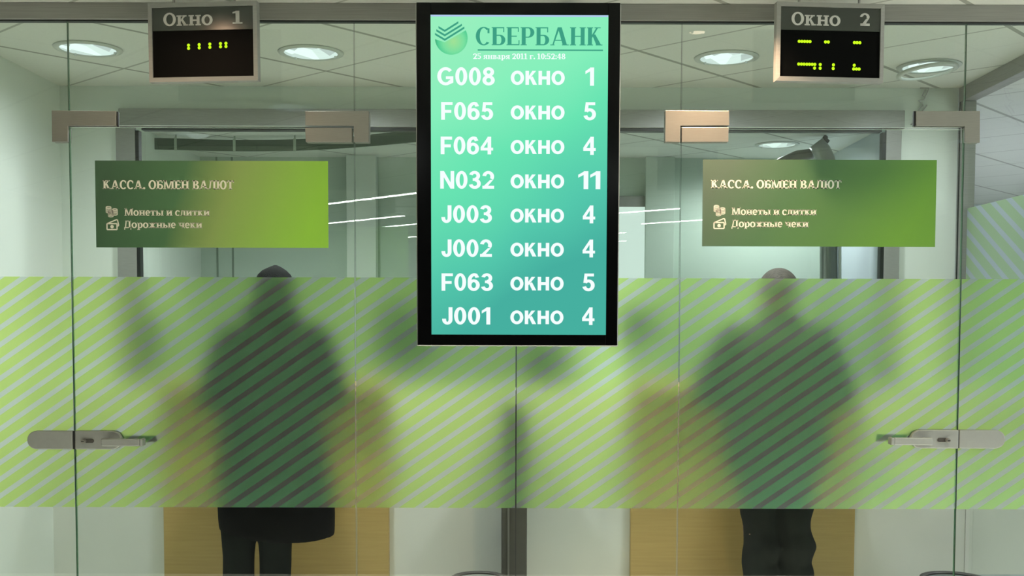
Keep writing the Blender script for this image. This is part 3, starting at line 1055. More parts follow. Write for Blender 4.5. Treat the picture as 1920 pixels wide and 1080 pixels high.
def sticker(label, c, stops, tilt, line1, line2, line3, coins, notes):
    (xa, ya), (xb, yb) = c
    p, q = at(xa, ya, SY), at(xb, yb, SY)
    m = sticker_mat('printed_gradient', stops, tilt, p.x, q.x, q.z, p.z)
    o = MB().box(p.x, q.x, SY - .0008, SY, q.z, p.z).build('door_sticker', m)
    tag(o, label, 'sticker', 'green door stickers')
    Y = SY - .0009
    g = Glyphs()

    def L(t, b, gap=0.07):
        x0, y0, x1, y1 = b
        a, b2 = at(x0, y1, Y), at(x1, y0, Y)
        lettering('lettering', g.text(t, gap), a.x, b2.x, a.z, b2.z, Y, M['sticker_text'], o, 0.0003, cap=1.0)
    L('КАССА. ОБМЕН ВАЛЮТ', line1, 0.03)
    L('Монеты и слитки', line2, 0.035)
    L('Дорожные чеки', line3, 0.035)
    # pictograms: three stacks of coins, two banknotes
    def S(b):
        a, b2 = at(b[0], b[3], Y), at(b[2], b[1], Y)
        return (lambda u, v: (a.x + (b2.x - a.x) * u, a.z + (b2.z - a.z) * v)), (b2.x - a.x)
    f, wd = S(coins)
    mb = MB()

    def stroke(pts, r):
        for (u0, v0), (u1, v1) in zip(pts[:-1], pts[1:]):
            x0, z0 = f(u0, v0); x1, z1 = f(u1, v1)
            d = sqrt((x1 - x0) ** 2 + (z1 - z0) ** 2) or 1e-6
            nx, nz = -(z1 - z0) / d * r, (x1 - x0) / d * r
            poly = [(x0 + nx, z0 + nz), (x0 - nx, z0 - nz), (x1 - nx, z1 - nz), (x1 + nx, z1 + nz)]
            mb.prism(poly, Y - .0003, Y)
    for cx, top, bot in ((0.24, 0.92, 0.42), (0.76, 0.70, 0.22), (0.42, 0.54, 0.06)):
        rx, ry = 0.21, 0.07
        ring = [(cx + rx * cos(a), top + ry * sin(a)) for a in [2 * pi * k / 16 for k in range(17)]]
        stroke(ring, wd * .035)
        z = top - .10
        while z > bot - .02:
            stroke([(cx + rx * cos(a), z + ry * sin(a)) for a in [pi + pi * k / 8 for k in range(9)]], wd * .032)
            z -= .125
        for sg in (-1, 1):
            stroke([(cx + sg * rx, top), (cx + sg * rx, bot)], wd * .032)
    mb.build('coin_pictogram', M['sticker_text'], o)
    f, wd = S(notes)
    mb = MB()
    stroke([(0.03, .03), (.84, .03), (.84, .60), (.03, .60), (.03, .03)], wd * .05)
    stroke([(.08, .62), (.78, .97), (.88, .97), (.98, .42), (.88, .36)], wd * .045)
    x, z = f(.44, .31)
    mb.prism([(x + wd * .14 * cos(2 * pi * k / 14), z + wd * .14 * sin(2 * pi * k / 14)) for k in range(14)], Y - .0003, Y)
    mb.build('banknote_pictogram', M['sticker_text'], o)
    return o


sticker('green КАССА sticker on the left door, dark green fading to bright lime', ((178, 301), (616, 465)),
        [(0.0, rgb(60, 88, 66)), (0.34, rgb(70, 108, 74)), (0.55, rgb(130, 156, 90)), (0.72, rgb(138, 178, 84)), (0.95, rgb(146, 202, 70))], -0.12,
        (193, 338.5, 438.5, 354.5), (233.5, 391, 393, 404.5), (233, 414, 379, 427.5), (198.5, 387, 220.5, 406.5), (200, 411.5, 223, 431))
sticker('green КАССА sticker on the right door, grey-green fading to mid green', ((1318, 299), (1753, 463)),
        [(0.0, rgb(84, 102, 88)), (0.35, rgb(78, 112, 78)), (0.65, rgb(86, 126, 70)), (0.95, rgb(104, 152, 60))], -0.25,
        (1333, 338, 1578, 353), (1372, 389.5, 1531, 403), (1371.5, 412.5, 1516, 426), (1338, 385, 1360, 404.5), (1338, 409.5, 1361.5, 429))

# ------------------------------------------------------------------ window number boards
def board(label, corners, digit, leds, yaw, roll, Y=-0.16):
    cxp = sum(c[0] for c in corners) / 4; cyp = sum(c[1] for c in corners) / 4
    p = at(cxp, cyp, Y)
    sc = (Y - CAM.y) / F_PX
    W = sc * (corners[1][0] - corners[0][0] + corners[2][0] - corners[3][0]) / 2
    Hh = sc * (corners[3][1] - corners[0][1] + corners[2][1] - corners[1][1]) / 2 * 1.005
    e = thing('window_number_board', label, 'sign', p, 'hanging window number boards')
    e.rotation_euler = Euler((0, radians(roll), radians(yaw)), 'XYZ')
    U = lambda u: -W / 2 + u * W
    V = lambda v: Hh / 2 - v * Hh
    fr = MB()
    ti, tt, tb = 0.036 * W, 0.058 * Hh, 0.056 * Hh
    ch = 0.004
    o_, i_ = [(-W / 2, -Hh / 2), (W / 2, -Hh / 2), (W / 2, Hh / 2), (-W / 2, Hh / 2)], [(-W / 2 + ti, -Hh / 2 + tb), (W / 2 - ti, -Hh / 2 + tb), (W / 2 - ti, Hh / 2 - tt), (-W / 2 + ti, Hh / 2 - tt)]
    for k in range(4):
        a, b, c, d = o_[k], o_[(k + 1) % 4], i_[(k + 1) % 4], i_[k]
        vs = [(a[0], -.016, a[1]), (b[0], -.016, b[1]), (c[0], -.018, c[1]), (d[0], -.018, d[1]),
              (a[0], .012, a[1]), (b[0], .012, b[1]), (c[0], -.012, c[1]), (d[0], -.012, d[1])]
        fr.add(vs, [(0, 1, 2, 3), (0, 4, 5, 1), (3, 2, 6, 7)])
    fr.build('frame', M['alu'], e)
    MB().box(-W / 2 + .002, W / 2 - .002, -.006, .0118, -Hh / 2 + .002, Hh / 2 - .002).build('housing', M['dark_steel'], e)
    MB().box(-W / 2 + ti, W / 2 - ti, -.013, -.0065, V(.35), Hh / 2 - tt).build('title_panel', M['sign_panel'], e)
    led_p = MB().box(-W / 2 + ti, W / 2 - ti, -.012, -.0065, -Hh / 2 + tb, V(.35) - .0005).build('led_panel', M['led_black'], e)
    g = Glyphs(stem=0.20, thin=0.13, xh=0.80)
    lettering('lettering', g.text('Окно', 0.045), U(.138), U(.592), V(.290), V(.125), -.0131, M['sign_text'], e, 0.0004, cap=1.0)
    lettering('numeral', g.text(digit), U(.775), U(.865), V(.28), V(.118), -.0131, M['sign_text'], e, 0.0004, cap=1.0)
    me = None
    for u, v in leds:
        if me is None:
            mb = MB().ball((0, 0, 0), (0.0050, 0.0022, 0.0050), 12, 6)
            me = mb.mesh('led', M['led'], True)
        l = bpy.data.objects.new('led', me); COL.objects.link(l); l.parent = led_p
        l.location = (U(u), -.013, V(v))
    for sx in (-.28, .28):
        MB().tube([(sx * W, 0.003, Hh / 2 - .002), (sx * W, 0.003, Hh / 2 + (CEIL - p.z - Hh / 2) - .002 + abs(sx * W) * .012)], 0.004, 10).build('ceiling_hanger', M['alu'], e)
    return e


leds1 = [(u, v + dv) for u, dv in ((.366, .0), (.464, -.004), (.562, -.008), (.66, -.012), (.71, -.014)) for v in (.537, .577)]
leds2 = [(u, .494) for u in (.213, .238, .263, .288, .313, .457, .483, .726, .751, .777)] + \
        [(u, .782) for u in (.212, .237, .262, .288, .312, .337, .362, .412, .535, .729)] + \
        [(u, .829) for u in (.360, .412, .533, .724, .750, .775)]
board('hanging black board reading Окно 1 with five pairs of green dots',
      [(279.3, 11.8), (484.7, 6.0), (487.1, 150.3), (282.5, 154.2)], '1', leds1, -4.0, -.35)
board('hanging black board reading Окно 2 with rows of green dots',
      [(1453.6, 8.2), (1656.7, 12.3), (1653.5, 154), (1451.3, 151.9)], '2', leds2, 4.0, .15)

# ------------------------------------------------------------------ queue display
DY = -0.42
dc = at(971, 330.5, DY)
disp = thing('queue_display', 'tall black queue display with bright green list of numbers, hung in the middle', 'display', dc)
disp.rotation_euler = (radians(1.2), 0, 0)
k = (DY - CAM.y) / F_PX / cos(radians(1.2)) * 1.0
KX = k * (374.0 / 374.0)
X_ = lambda px: (px - 971.0) * k
Z_ = lambda py: (330.5 - py) * k
ow, oh = 374 / 2 * k, 629 / 2 * k
MB().box(-ow - .004, ow + .004, 0.004, 0.075, -oh - .004, oh + .002).build('casing', M['silver_rim'], disp, 0.004)
bz = MB()
sx0, sx1, sz0, sz1 = X_(810), X_(1136.5), Z_(625), Z_(38)
bz.box(-ow, sx0, -.012, .0035, -oh, oh); bz.box(sx1, ow, -.012, .0035, -oh, oh)
bz.box(sx0, sx1, -.012, .0035, -oh, sz0); bz.box(sx0, sx1, -.012, .0035, sz1, oh)
bz.build('bezel', M['black_gloss'], disp, 0.0015)


def screen_mat():
    m = bpy.data.materials.new('lit_screen')
    nt, out = nodes_of(m)
    e = nt.nodes.new('ShaderNodeEmission')
    tc = nt.nodes.new('ShaderNodeTexCoord')
    sx_ = dot_pos(nt, tc.outputs['Object'], (1 / (2 * ow), 0, 0), .5)
    sz_ = dot_pos(nt, tc.outputs['Object'], (0, 0, 1 / (2 * oh)), .5)
    d = math_node(nt, 'MULTIPLY_ADD', sx_, -0.32, sz_)
    n = nt.nodes.new('ShaderNodeTexNoise'); n.inputs['Scale'].default_value = 3.0; n.inputs['Detail'].default_value = 1
    nt.links.new(tc.outputs['Object'], n.inputs['Vector'])
    d = math_node(nt, 'ADD', d, math_node(nt, 'MULTIPLY_ADD', n.outputs['Fac'], 0.22, -0.11))
    r = nt.nodes.new('ShaderNodeValToRGB'); nt.links.new(d, r.inputs[0])
    el = r.color_ramp.elements
    el[0].position = -0.0; el[0].color = rgb(70, 176, 160)
    el[1].position = 0.85; el[1].color = rgb(152, 240, 190)
    q = el.new(.18); q.color = rgb(84, 200, 172)
    q = el.new(.42); q.color = rgb(104, 228, 178)
    q = el.new(.62); q.color = rgb(134, 240, 188)
    nt.links.new(r.outputs[0], e.inputs[0]); nt.links.new(e.outputs[0], out.inputs[0])
    return m


scr = MB().box(sx0, sx1, -.009, .0035, sz0, sz1).build('screen', screen_mat(), disp)
scr['label'] = 'lit green screen'
T_ = -.0092
MB().box(sx0 + .0005, sx1 - .0005, T_ - .0004, T_, sz1 - .005, sz1 - .0003).build('top_line', M['screen_lilac'], scr)
gl = Glyphs(stem=0.21, thin=0.062, sh=0.045, so=0.06)
lettering('bank_name', gl.text('СБЕРБАНК', 0.06), X_(893), X_(1126), Z_(92.5), Z_(60), T_, M['screen_teal'], scr, 0.0004, cap=1.0)
MB().box(X_(896.5), X_(1127), T_ - .0004, T_, Z_(102.5), Z_(100)).build('underline', M['screen_teal'], scr)
gd = Glyphs(stem=0.21, thin=0.10, sh=0.09, so=0.07, xh=0.72)
lettering('date_line', gd.text('25 января 2011 г. 10:52:48', 0.06), X_(888), X_(1058), Z_(117.5), Z_(107.5), T_, M['screen_text'], scr, 0.0004, cap=1.0)
rows = [('G008', 822, 928, '1'), ('F065', 829, 925, '5'), ('F064', 828, 925, '4'), ('N032', 827, 927, '11'),
        ('J003', 829, 923, '4'), ('J002', 829, 923, '4'), ('F063', 829, 925, '5'), ('J001', 830, 920, '4')]
for i, (code, xa, xb, num) in enumerate(rows):
    yc = 149 + i * 63.0
    sans('ticket_code', code, X_(xa), X_(xb), Z_(yc + 16.5), Z_(yc - 16.5), T_, M['screen_text'], scr)
    sans('window_word', 'окно', X_(957.5), X_(1057), Z_(yc + 15.5), Z_(yc - 10.5), T_, M['screen_text'], scr)
    nw = {'1': (1095, 1111), '11': (1083, 1124)}.get(num, (1092, 1115))
    sans('window_digit', num, X_(nw[0]), X_(nw[1]), Z_(yc + 16.5), Z_(yc - 16.5), T_, M['screen_text'], scr)


def logo_mat():
    m = bpy.data.materials.new('emblem_green')
    nt, out = nodes_of(m)
    e = nt.nodes.new('ShaderNodeEmission')
    tc = nt.nodes.new('ShaderNodeTexCoord')
    v = nt.nodes.new('ShaderNodeVectorMath'); v.operation = 'DISTANCE'
    nt.links.new(tc.outputs['Object'], v.inputs[0]); v.inputs[1].default_value = (X_(852), T_, Z_(86))
    r = nt.nodes.new('ShaderNodeValToRGB')
    nt.links.new(math_node(nt, 'DIVIDE', v.outputs['Value'], 36 * k), r.inputs[0])
    el = r.color_ramp.elements
    el[0].position = 0; el[0].color = rgb(160, 226, 150)
    el[1].position = 1.0; el[1].color = rgb(44, 140, 92)
    q = el.new(.55); q.color = rgb(120, 224, 160)
    q = el.new(.80); q.color = rgb(84, 205, 148)
    nt.links.new(r.outputs[0], e.inputs[0]); nt.links.new(e.outputs[0], out.inputs[0])
    return m


# round emblem: a ball cut by three check-mark bands
mb = MB()
cx, cy, R = 848.0, 80.0, 30.0
pts = []
a0 = math.asin((80 - 67.5) / R)
for i in range(41):
    a = radians(178 - (178 + 360 - 332 + 0) * 0)  # start angle
poly = []
for i in range(37):
    a = radians(184 + (388 - 184) * i / 36.0)        # from the left edge round the bottom to the right edge
    poly.append((cx + R * cos(a), cy - R * sin(a)))
poly.append((836, 87.5))
pp = [(X_(x), Z_(y)) for x, y in poly]
# fan from the check corner so that the outline stays clean
for i in range(36):
    tri = [pp[-1], pp[i], pp[i + 1]]
    mb.prism(tri, T_ - .0004, T_)
mb.build('emblem_ball', logo_mat(), scr)
for dy, xl, xr, yr in ((-22.5, 824.5, 861, 51.5), (-14.5, 820.5, 867.5, 56), (-6.5, 818, 872, 61)):
    mb = MB()
    yv = 85 + dy + 4.5
    yl = yv - (836 - xl) * 0.58
    h_ = 1.9
    for a, b in (((xl, yl), (836, yv)), ((836, yv), (xr, yr))):
        mb.prism([(X_(a[0]), Z_(a[1] + h_)), (X_(b[0]), Z_(b[1] + h_)), (X_(b[0]), Z_(b[1] - h_)), (X_(a[0]), Z_(a[1] - h_))], T_ - .0005, T_)
    mb.build('emblem_band', M['screen_teal'], scr)
# brackets that carry the display from the header bar
for px, capm in ((854, M['alu']), (1081, M['gasket'])):
    x = X_(px)
    MB().box(x - .012, x + .012, 0.04, 0.055, oh - .25, oh + .010).build('mount_hook', capm, disp, 0.002)
    arm = MB()
    arm.tube([(x, 0.055, oh - .06), (x, 0.20, oh - .03), (x, -DY - .029, CEIL - .03 - dc.z)], 0.011, 12)
    arm.build('mount_arm', M['dark_steel'], disp)

# ------------------------------------------------------------------ side partition on the right
side = bpy.data.objects.new('window_8', None); COL.objects.link(side)
tag(side, 'side glass partition with pale striped film at the right of the booths', 'glass panel', kind='structure')
Z_SF = 1.935
MB().box(XR, XR + .06, 0.04, YB - .001, CEIL - .065, CEIL - .0005).build('frame_header', M['alu_header'], side, 0.002)
MB().box(XR, XR + .06, YB - .055, YB - .0015, 1.14, CEIL - .066).build('frame_post', M['alu_header'], side, 0.002)
MB().box(XR - .004, XR - .0002, YB - .030, YB - .024, 1.14, CEIL - .066).build('gasket', M['gasket'], side)
sg = MB()
x = XR + .03
sg.add([(x, 0.04, .01), (x, 1.125, .01), (x, 1.125, 1.14), (x, YB - .056, 1.14), (x, YB - .056, CEIL - .066), (x, 0.04, CEIL - .066)], [(0, 1, 2, 3, 4, 5)])
sg.build('glass_pane', M['glass_thin'], side)
sf = MB()
xa, xb = x - .0015, x - .0007
ye = YB - .056
vs = [(xa, .04, 1.14), (xa, ye, 1.14), (xa, ye, Z_SF), (xa, .04, Z_SF), (xb, .04, 1.14), (xb, ye, 1.14), (xb, ye, Z_SF), (xb, .04, Z_SF)]
sf.add(vs, [(0, 3, 2, 1)], 0); sf.add(vs, [(4, 5, 6, 7), (0, 1, 5, 4), (2, 3, 7, 6), (1, 2, 6, 5), (3, 0, 4, 7)], 1)
sf.build('frosted_film', [M['side_film'], M['side_film_rear']], side)
cab = thing('low_cabinet', 'low white cabinet with a floor gap beyond the side glass, at the lower right corner', 'cabinet', (2.45, 1.25, 0))
MB().box(-.466, .375, -.122, .155, .305, 1.10).build('body', M['wall_white'], cab, .004)
MB().box(-.464, .36, -.10, .15, 0, .3045).build('plinth', M['cool_wall'], cab, .003)
struct(MB().box(XR + .001, XR + .06, 1.412, YF - .0005, 0, CEIL).build('wall_partition', M['cool_wall']))

# ------------------------------------------------------------------ cashier room beyond the window
for (pa, pb, ptop, dep, mm, nm) in ((650, 705, 296, .10, 'pilaster', 'pillar_1'), (1210, 1264, 300, .06, 'cash_wall', 'pillar_2')):
    xa, xb = at(pa, 450, YF - dep).x, at(pb, 450, YF - dep).x
    struct(MB().box(xa, xb, YF - dep, YF - .0005, 0, CEIL - .001).build(nm, M[mm], None, .002))
# bright lit opening in the far wall
lit = bpy.data.objects.new('window_9', None); COL.objects.link(lit)
tag(lit, 'bright lit panel in the far wall, right of the queue display', 'window', kind='structure')
xa, xb = at(1090, 450, YF - .02).x, at(1209, 450, YF - .02).x
zt = at(1180, 388, YF - .02).z
MB().box(xa, xb, YF - .02, YF - .0005, 0.9, zt).build('lit_panel', emission('backlit_panel', (0.80, 0.95, 0.90, 1), 0.95), lit)
MB().box(xa - .04, xb, YF - .03, YF - .0005, zt + .0005, zt + .07).build('head_rail', M['alu'], lit, 0.002)

# curved dark rail under the cashier-room ceiling
rl = [atz(px, py, CEIL - .055) for px, py in ((272, 269), (330, 270.5), (440, 273), (553, 272), (640, 267.5), (720, 261), (790, 254))]
rail = thing('curved_rail', 'dark green curved rail with pale clips under the cashier ceiling, upper left', 'rail', rl[0])
mb = MB()
fine = []
for i in range(len(rl) - 1):
    p0 = rl[max(i - 1, 0)]; p1 = rl[i]; p2 = rl[i + 1]; p3 = rl[min(i + 2, len(rl) - 1)]
    for j in range(6):
        t = j / 6.0
        fine.append(0.5 * ((2 * p1) + (p2 - p0) * t + (2 * p0 - 5 * p1 + 4 * p2 - p3) * t * t + (3 * p1 - p0 - 3 * p2 + p3) * t ** 3))
fine.append(rl[-1])
vs, fs = [], []
for p in fine:
    q = p - rl[0]
    vs += [(q.x, q.y - .006, -.032), (q.x, q.y + .006, -.032), (q.x, q.y + .006, .032), (q.x, q.y - .006, .032)]
for i in range(len(fine) - 1):
    b = i * 4
    for a, c in ((0, 1), (1, 2), (2, 3), (3, 0)):
        fs.append((b + a, b + c, b + 4 + c, b + 4 + a))
mb.add(vs, fs)
mb.build('rail_strip', M['rail'], rail)
for i in (1, 2, 3):
    q = rl[i] - rl[0]
    MB().box(q.x - .008, q.x + .008, q.y - .012, q.y - .0065, -.036, .036).build('clip', M['clip'], rail, .002)
    MB().box(q.x - .004, q.x + .004, q.y - .004, q.y + .004, .0325, .054).build('hanger', M['clip'], rail)

# bent duct pipe behind the right sticker
dp = at(1556, 520, 2.55)
duct = thing('duct_pipe', 'bent grey metal duct pipe behind the right window, half hidden by the right sticker', 'pipe', (dp.x, 2.55, 1.0))
P = lambda px, py, Y=2.55: at(px, py, Y) - Vector((dp.x, 2.55, 1.0))
mb = MB()
path = [P(1555, 700), P(1555, 520), P(1555, 400), P(1554, 330), P(1548, 300), P(1541, 283), P(1530, 268)]
path[0].z = 0.09
mb.tube(path, [.053] * 5 + [.05, .045], 20)
mb.build('pipe', M['duct'], duct, smooth=True)
mb = MB(); mb.tube([P(1552, 268), P(1545, 262), P(1549, 255)], [.018, .022, .012], 12)
mb.build('pipe_cap', M['dark_steel'], duct, smooth=True)
mb = MB(); mb.tube([P(1524, 288, 2.62), P(1495, 293, 2.66), P(1466, 304, 2.7), P(1440, 322, 2.75)], [.03, .034, .03, .02], 16)
mb.build('side_branch', M['dark_steel'], duct, smooth=True)
mb = MB(); mb.tube([P(1575, 700, 2.5), P(1575, 440, 2.5), P(1574, 312, 2.5)], .008, 10)
mb.v = [(v[0], v[1], max(v[2], .09)) for v in mb.v]
mb.build('white_conduit', M['pilaster'], duct, smooth=True)

# desk and monitors of the cashiers
desk = thing('cashier_desk', 'long pale desk behind the service window, blurred by the frosted film', 'desk', (-.05, 1.75, 0))
MB().box(-1.68, 1.68, -.32, .32, 1.03, 1.06).build('desk_top', M['wall_white'], desk, .004)
for x in (-1.6, 1.6):
    MB().box(x - .03, x + .03, -.28, .28, 0, 1.0295).build('leg_panel', M['wall_white'], desk, .003)
for (px, py, wd_, ht_, lab) in ((262, 640, .17, .26, 'dark monitor behind the film at the far left of the left booth'),
                                (760, 625, .30, .28, 'dark monitor behind the film left of the queue display'),
                                (1022, 690, .22, .24, 'dark monitor behind the film just right of the central joint'),
                                (1190, 610, .16, .20, 'dark monitor behind the film right of the queue display'),
                                (1712, 705, .34, .22, 'dark monitor behind the film near the right door lock')):
    p = at(px, py, 1.60)
    mo = thing('monitor', lab, 'monitor', (p.x, 1.60, 1.0605), 'monitors on the cashier desk')
    zc = max(p.z - 1.06, ht_ / 2 + .03)
    MB().box(-wd_ / 2, wd_ / 2, -.02, .02, zc - ht_ / 2, zc + ht_ / 2).build('screen_housing', M['monitor'], mo, .006)
    MB().box(-.02, .02, .0205, .045, .012, zc).build('stand', M['monitor'], mo, .003)
    MB().lathe([(0, 0), (.09, 0), (.09, .008), (.03, .0115), (0, .0115)], 0, .03, 28).build('base', M['monitor'], mo)

# ------------------------------------------------------------------ booth furniture
for (pa, pb, lab) in ((307, 728.5, 'oak-veneered counter front in the left booth, behind the person in the long coat'),
                      (1182.5, 1602.5, 'oak-veneered counter front in the right booth, behind the person in a short jacket')):
    xa, xb = at(pa, 1000, 1.09).x, at(pb, 1000, 1.09).x
    ct = thing('service_counter', lab, 'counter', ((xa + xb) / 2, 1.11, 0), 'booth service counters')
    hw = (xb - xa) / 2
    MB().box(-hw, hw, -.02, .0195, 0, 1.119).build('front_panel', M['wood'], ct, .001)
    MB().box(-hw, hw, -.10, .19, 1.1205, 1.15).build('worktop', M['wood'], ct, .003)

post = thing('divider_post', 'dark grey metal divider post standing behind the central glass joint', 'post', (seam[2], 0.95, 0))
xa, xb = at(940, 1000, .91).x - seam[2], at(988, 1000, .91).x - seam[2]
zt = at(967, 760, .91).z
MB().box(xa, xb, -.04, .02, 0, zt).build('column', M['dark_steel'], post, .004)
MB().box(xa + .026, xa + .034, -.046, -.0405, 0, zt - .01).build('highlight_strip', M['strip'], post, .001)  # lighter strip painting in the post's vertical highlight
MB().box(xa + .035, xb - .02, .0205, .176, 0, zt - .04).build('divider_panel', M['dark_steel'], post, .003)

for (px, r, lab) in ((897, .112, 'round grey waste bin left of the divider post'), (1790, .135, 'round grey waste bin inside the right door, under the lock')):
    Y = 0.68
    far_p = at(px, 1070, Y + r)
    bn = thing('waste_bin', lab, 'bin', (at(px, 1085, Y).x, Y, 0), 'booth waste bins')
    zt = far_p.z
    MB().lathe([(0, 0.0), (r * .80, 0.0), (r * .98, zt - .012), (r * .94, zt - .012), (r * .78, .012), (0, .012)], 0, 0, 48).build('bin_body', M['bin'], bn, smooth=True)
    MB().lathe([(r * .985, zt - .0118), (r * 1.0, zt - .004), (r * .985, zt), (r * .84, zt - .002), (r * .825, zt - .008), (r * .92, zt - .0118)], 0, 0, 48).build('rim', M['dark_steel'], bn, smooth=True)
    MB().lathe([(r * .82, zt - .009), (r * .76, zt - .035), (0.001, zt - .045)], 0, 0, 40).build('liner', M['bin_in'], bn, smooth=True)

# wire hooks hanging from the ceiling near the right corner
hk = atz(1733, 166, CEIL)
hook = thing('wire_hook', 'bent wire hook hanging from the booth ceiling near the right corner', 'hook', (hk.x, min(hk.y, 1.27), CEIL))
P = lambda px, py: at(px, py, min(hk.y, 1.27)) - Vector((hk.x, min(hk.y, 1.27), CEIL))
for pth, nm in (([(1725, 165), (1742, 165), (1740, 170), (1735, 183), (1729, 180), (1735, 168)], 'upper_hook'),
                ([(1735, 182), (1732, 187), (1722, 189), (1729, 193), (1731, 198), (1724, 204), (1720, 212)], 'middle_hook'),
                ([(1738, 197), (1731, 206), (1718, 224), (1710, 232), (1708, 234), (1713, 230)], 'lower_hook')):
    mb = MB(); mb.tube([P(*q) for q in pth], .0030, 8)
    mb.build(nm, M['wire'], hook, smooth=True)

# ------------------------------------------------------------------ downlights
def downlight(label, loc, r=.105, power=0, col=COOL, group=None, hang=False, angle=108, warm=False, name='downlight', scallop=False):
    e = thing(name, label, 'ceiling light', loc, group)
    ring = MB()
    ring.lathe([(r * 1.02, 0.0), (r * 1.24, 0.0), (r * 1.22, -.004), (r * 1.06, -.008), (r * 1.0, -.004), (r * 1.02, 0.0)], 0, 0, 56)
    ring.build('trim_ring', M['white_trim'], e, smooth=True)
    MB().lathe([(0.0005, -.003), (r * 1.0, -.003)], 0, 0, 56).build('diffuser', M['warm_lamp'] if warm else M['diffuser'], e)
    if hang:
        hr = MB().lathe([(r * .98, 0), (r * 1.16, .003), (r * 1.18, -.006), (r * 1.0, -.010), (r * .96, -.004), (r * .98, 0)], 0, 0, 56)
        h = hr.build('loose_ring', M['white_trim'], e, smooth=True)
        h['label'] = 'trim ring hanging loose below the light'
        h.rotation_euler = (radians(-3), radians(-6), 0); h.location = (-.010, -.008, -.022)
    else:
        for a in (2.4, 0.5):
            MB().box(r * .97 * cos(a) - .004, r * .97 * cos(a) + .004, r * .9 * sin(a) - .003, r * .9 * sin(a) + .003, -.013, -.0035).build('glass_clip', M['white_trim'], e)
    if power and scallop:
        spot('lamp_light', (0, 0, -.035 if hang else -.02), power * .12, col, 106, 0.25, r * .5, e)
        spot('glow_light', (0, 0, -.036 if hang else -.021), power, col, 174, 1.0, r * .9, e)
    elif power:
        spot('lamp_light', (0, 0, -.02), power, col, angle, 0.55, r * .8, e)
    return e


for (px, py), lab, hg in (((165, 91), 'lit round downlight over the left booth, nearest the left wall', False),
                          ((583, 98.5), 'lit round downlight between the left number board and the queue display', False),
                          ((1362, 108), 'lit round downlight between the queue display and the right number board', False),
                          ((1742, 124), 'lit round downlight with its ring hanging loose, nearest the right wall', True)):
    p = atz(px, py, CEIL - .001)
    downlight(lab, (p.x, p.y, CEIL - .001), .103, P_BOOTH * (.22 if px < 300 or px > 1600 else 1.6), COOL, 'booth downlights', hg, scallop=True)
p = atz(1457, 271, CEIL - .001)
downlight('lit round downlight on the cashier ceiling, seen above the right sticker', (p.x, p.y, CEIL - .001), .105, P_CASH, COOL, 'cashier room downlights', angle=172)
downlight('lit round downlight on the cashier ceiling, hidden behind the left header', (-1.15, 1.85, CEIL - .001), .105, P_CASH, COOL, 'cashier room downlights', angle=172)
for (x, y) in ((3.1, 1.0), (3.1, 2.6), (3.1, 4.4)):  # added unseen lamps, cool fill for the area beyond the side glass
    downlight('added unseen downlight brightening the area beyond the side glass', (x, y, CEIL - .001), .105, P_SIDE, (.90, .84, 1.10), 'added side area lights', angle=130)
for (x, y, pw) in ((1.42, -1.53, P_HALL), (-1.13, -1.76, P_HALL), (-1.87, -2.57, P_HALL * .3), (0.2, -3.2, P_HALL * .15), (2.6, -2.7, P_HALL * .3)):
    downlight('lit round downlight of the hall ceiling, mirrored in the glass front', (x, y, CEIL - .001), .105, pw, (.97, 1.0, .95), 'hall downlights', angle=100)
for (x, y, lab, pw, an) in ((.64, -.32, 'small warm halogen spot above the right door, mirrored in its transom', P_WARM * 1.6, 125), (-1.12, -.62, 'small warm halogen spot in front of the left number board', P_WARM * .42, 172)):
    e = downlight(lab, (x, y, CEIL - .001), .032, 0, WARM, 'warm halogen spots', warm=True, name='halogen_spot')
    spot('lamp_light', (0, 0, -.02), pw, WARM, an, 0.9, .025, e)

# linear lights of the hall ceiling, running along the diagonal tile joints
for (x0, y0, x1, y1) in ((-1.75, -6.1, -.75, -5.1), (-2.1, -8.1, -1.15, -7.15), (.35, -7.3, 1.46, -6.37), (1.3, -8.0, 2.1, -7.3)):
    lt = thing('linear_light', 'slim linear ceiling light of the hall, mirrored as a white streak in the glass', 'ceiling light', ((x0 + x1) / 2, (y0 + y1) / 2, CEIL), 'hall linear lights')
    lt.rotation_euler = (0, 0, math.atan2(y1 - y0, x1 - x0))
    L_ = sqrt((x1 - x0) ** 2 + (y1 - y0) ** 2) / 2
    MB().box(-L_ - .02, L_ + .02, -.04, .04, -.03, -.001).build('housing', M['alu'], lt, .003)
    MB().box(-L_, L_, -.019, .019, -.036, -.0305).build('tube', M['linear'], lt)

# ------------------------------------------------------------------ people
def tube_pts(mb, pts, rs, seg=16):
    mb.tube([Vector(p) for p in pts], rs, seg)
    for p, r in zip(pts, rs):
        rr = r if not isinstance(r, tuple) else min(r)
        mb.ball(p, rr * .98, 14, 8)


def hand(mb, wrist, fwd, up, side):
    """open relaxed hand: palm, four unequal bent fingers and a thumb from the palm's side"""
    f = Vector(fwd).normalized(); u = Vector(up).normalized(); s_ = f.cross(u).normalized() * side
    wpt = Vector(wrist)
    palm = wpt + f * .05
    mb.tube([wpt, wpt + f * .03, wpt + f * .06, wpt + f * .092], [(.026, .019), (.036, .016), (.040, .015), (.038, .012)], 14)
    for k, (off, ln) in enumerate(((-.029, .066), (-.010, .078), (.010, .073), (.028, .056))):
        b = wpt + f * .088 + s_ * off
        p1 = b + f * ln * .45 - u * .004; p2 = p1 + f * ln * .33 - u * .012; p3 = p2 + f * ln * .22 - u * .012
        tube_pts(mb, [b, p1, p2, p3], [.0092, .0088, .0082, .0072], 10)
    b = wpt + f * .030 - s_ * .030
    tube_pts(mb, [b, b + f * .028 - s_ * .022 - u * .004, b + f * .055 - s_ * .030 - u * .008], [.0115, .0105, .009], 10)


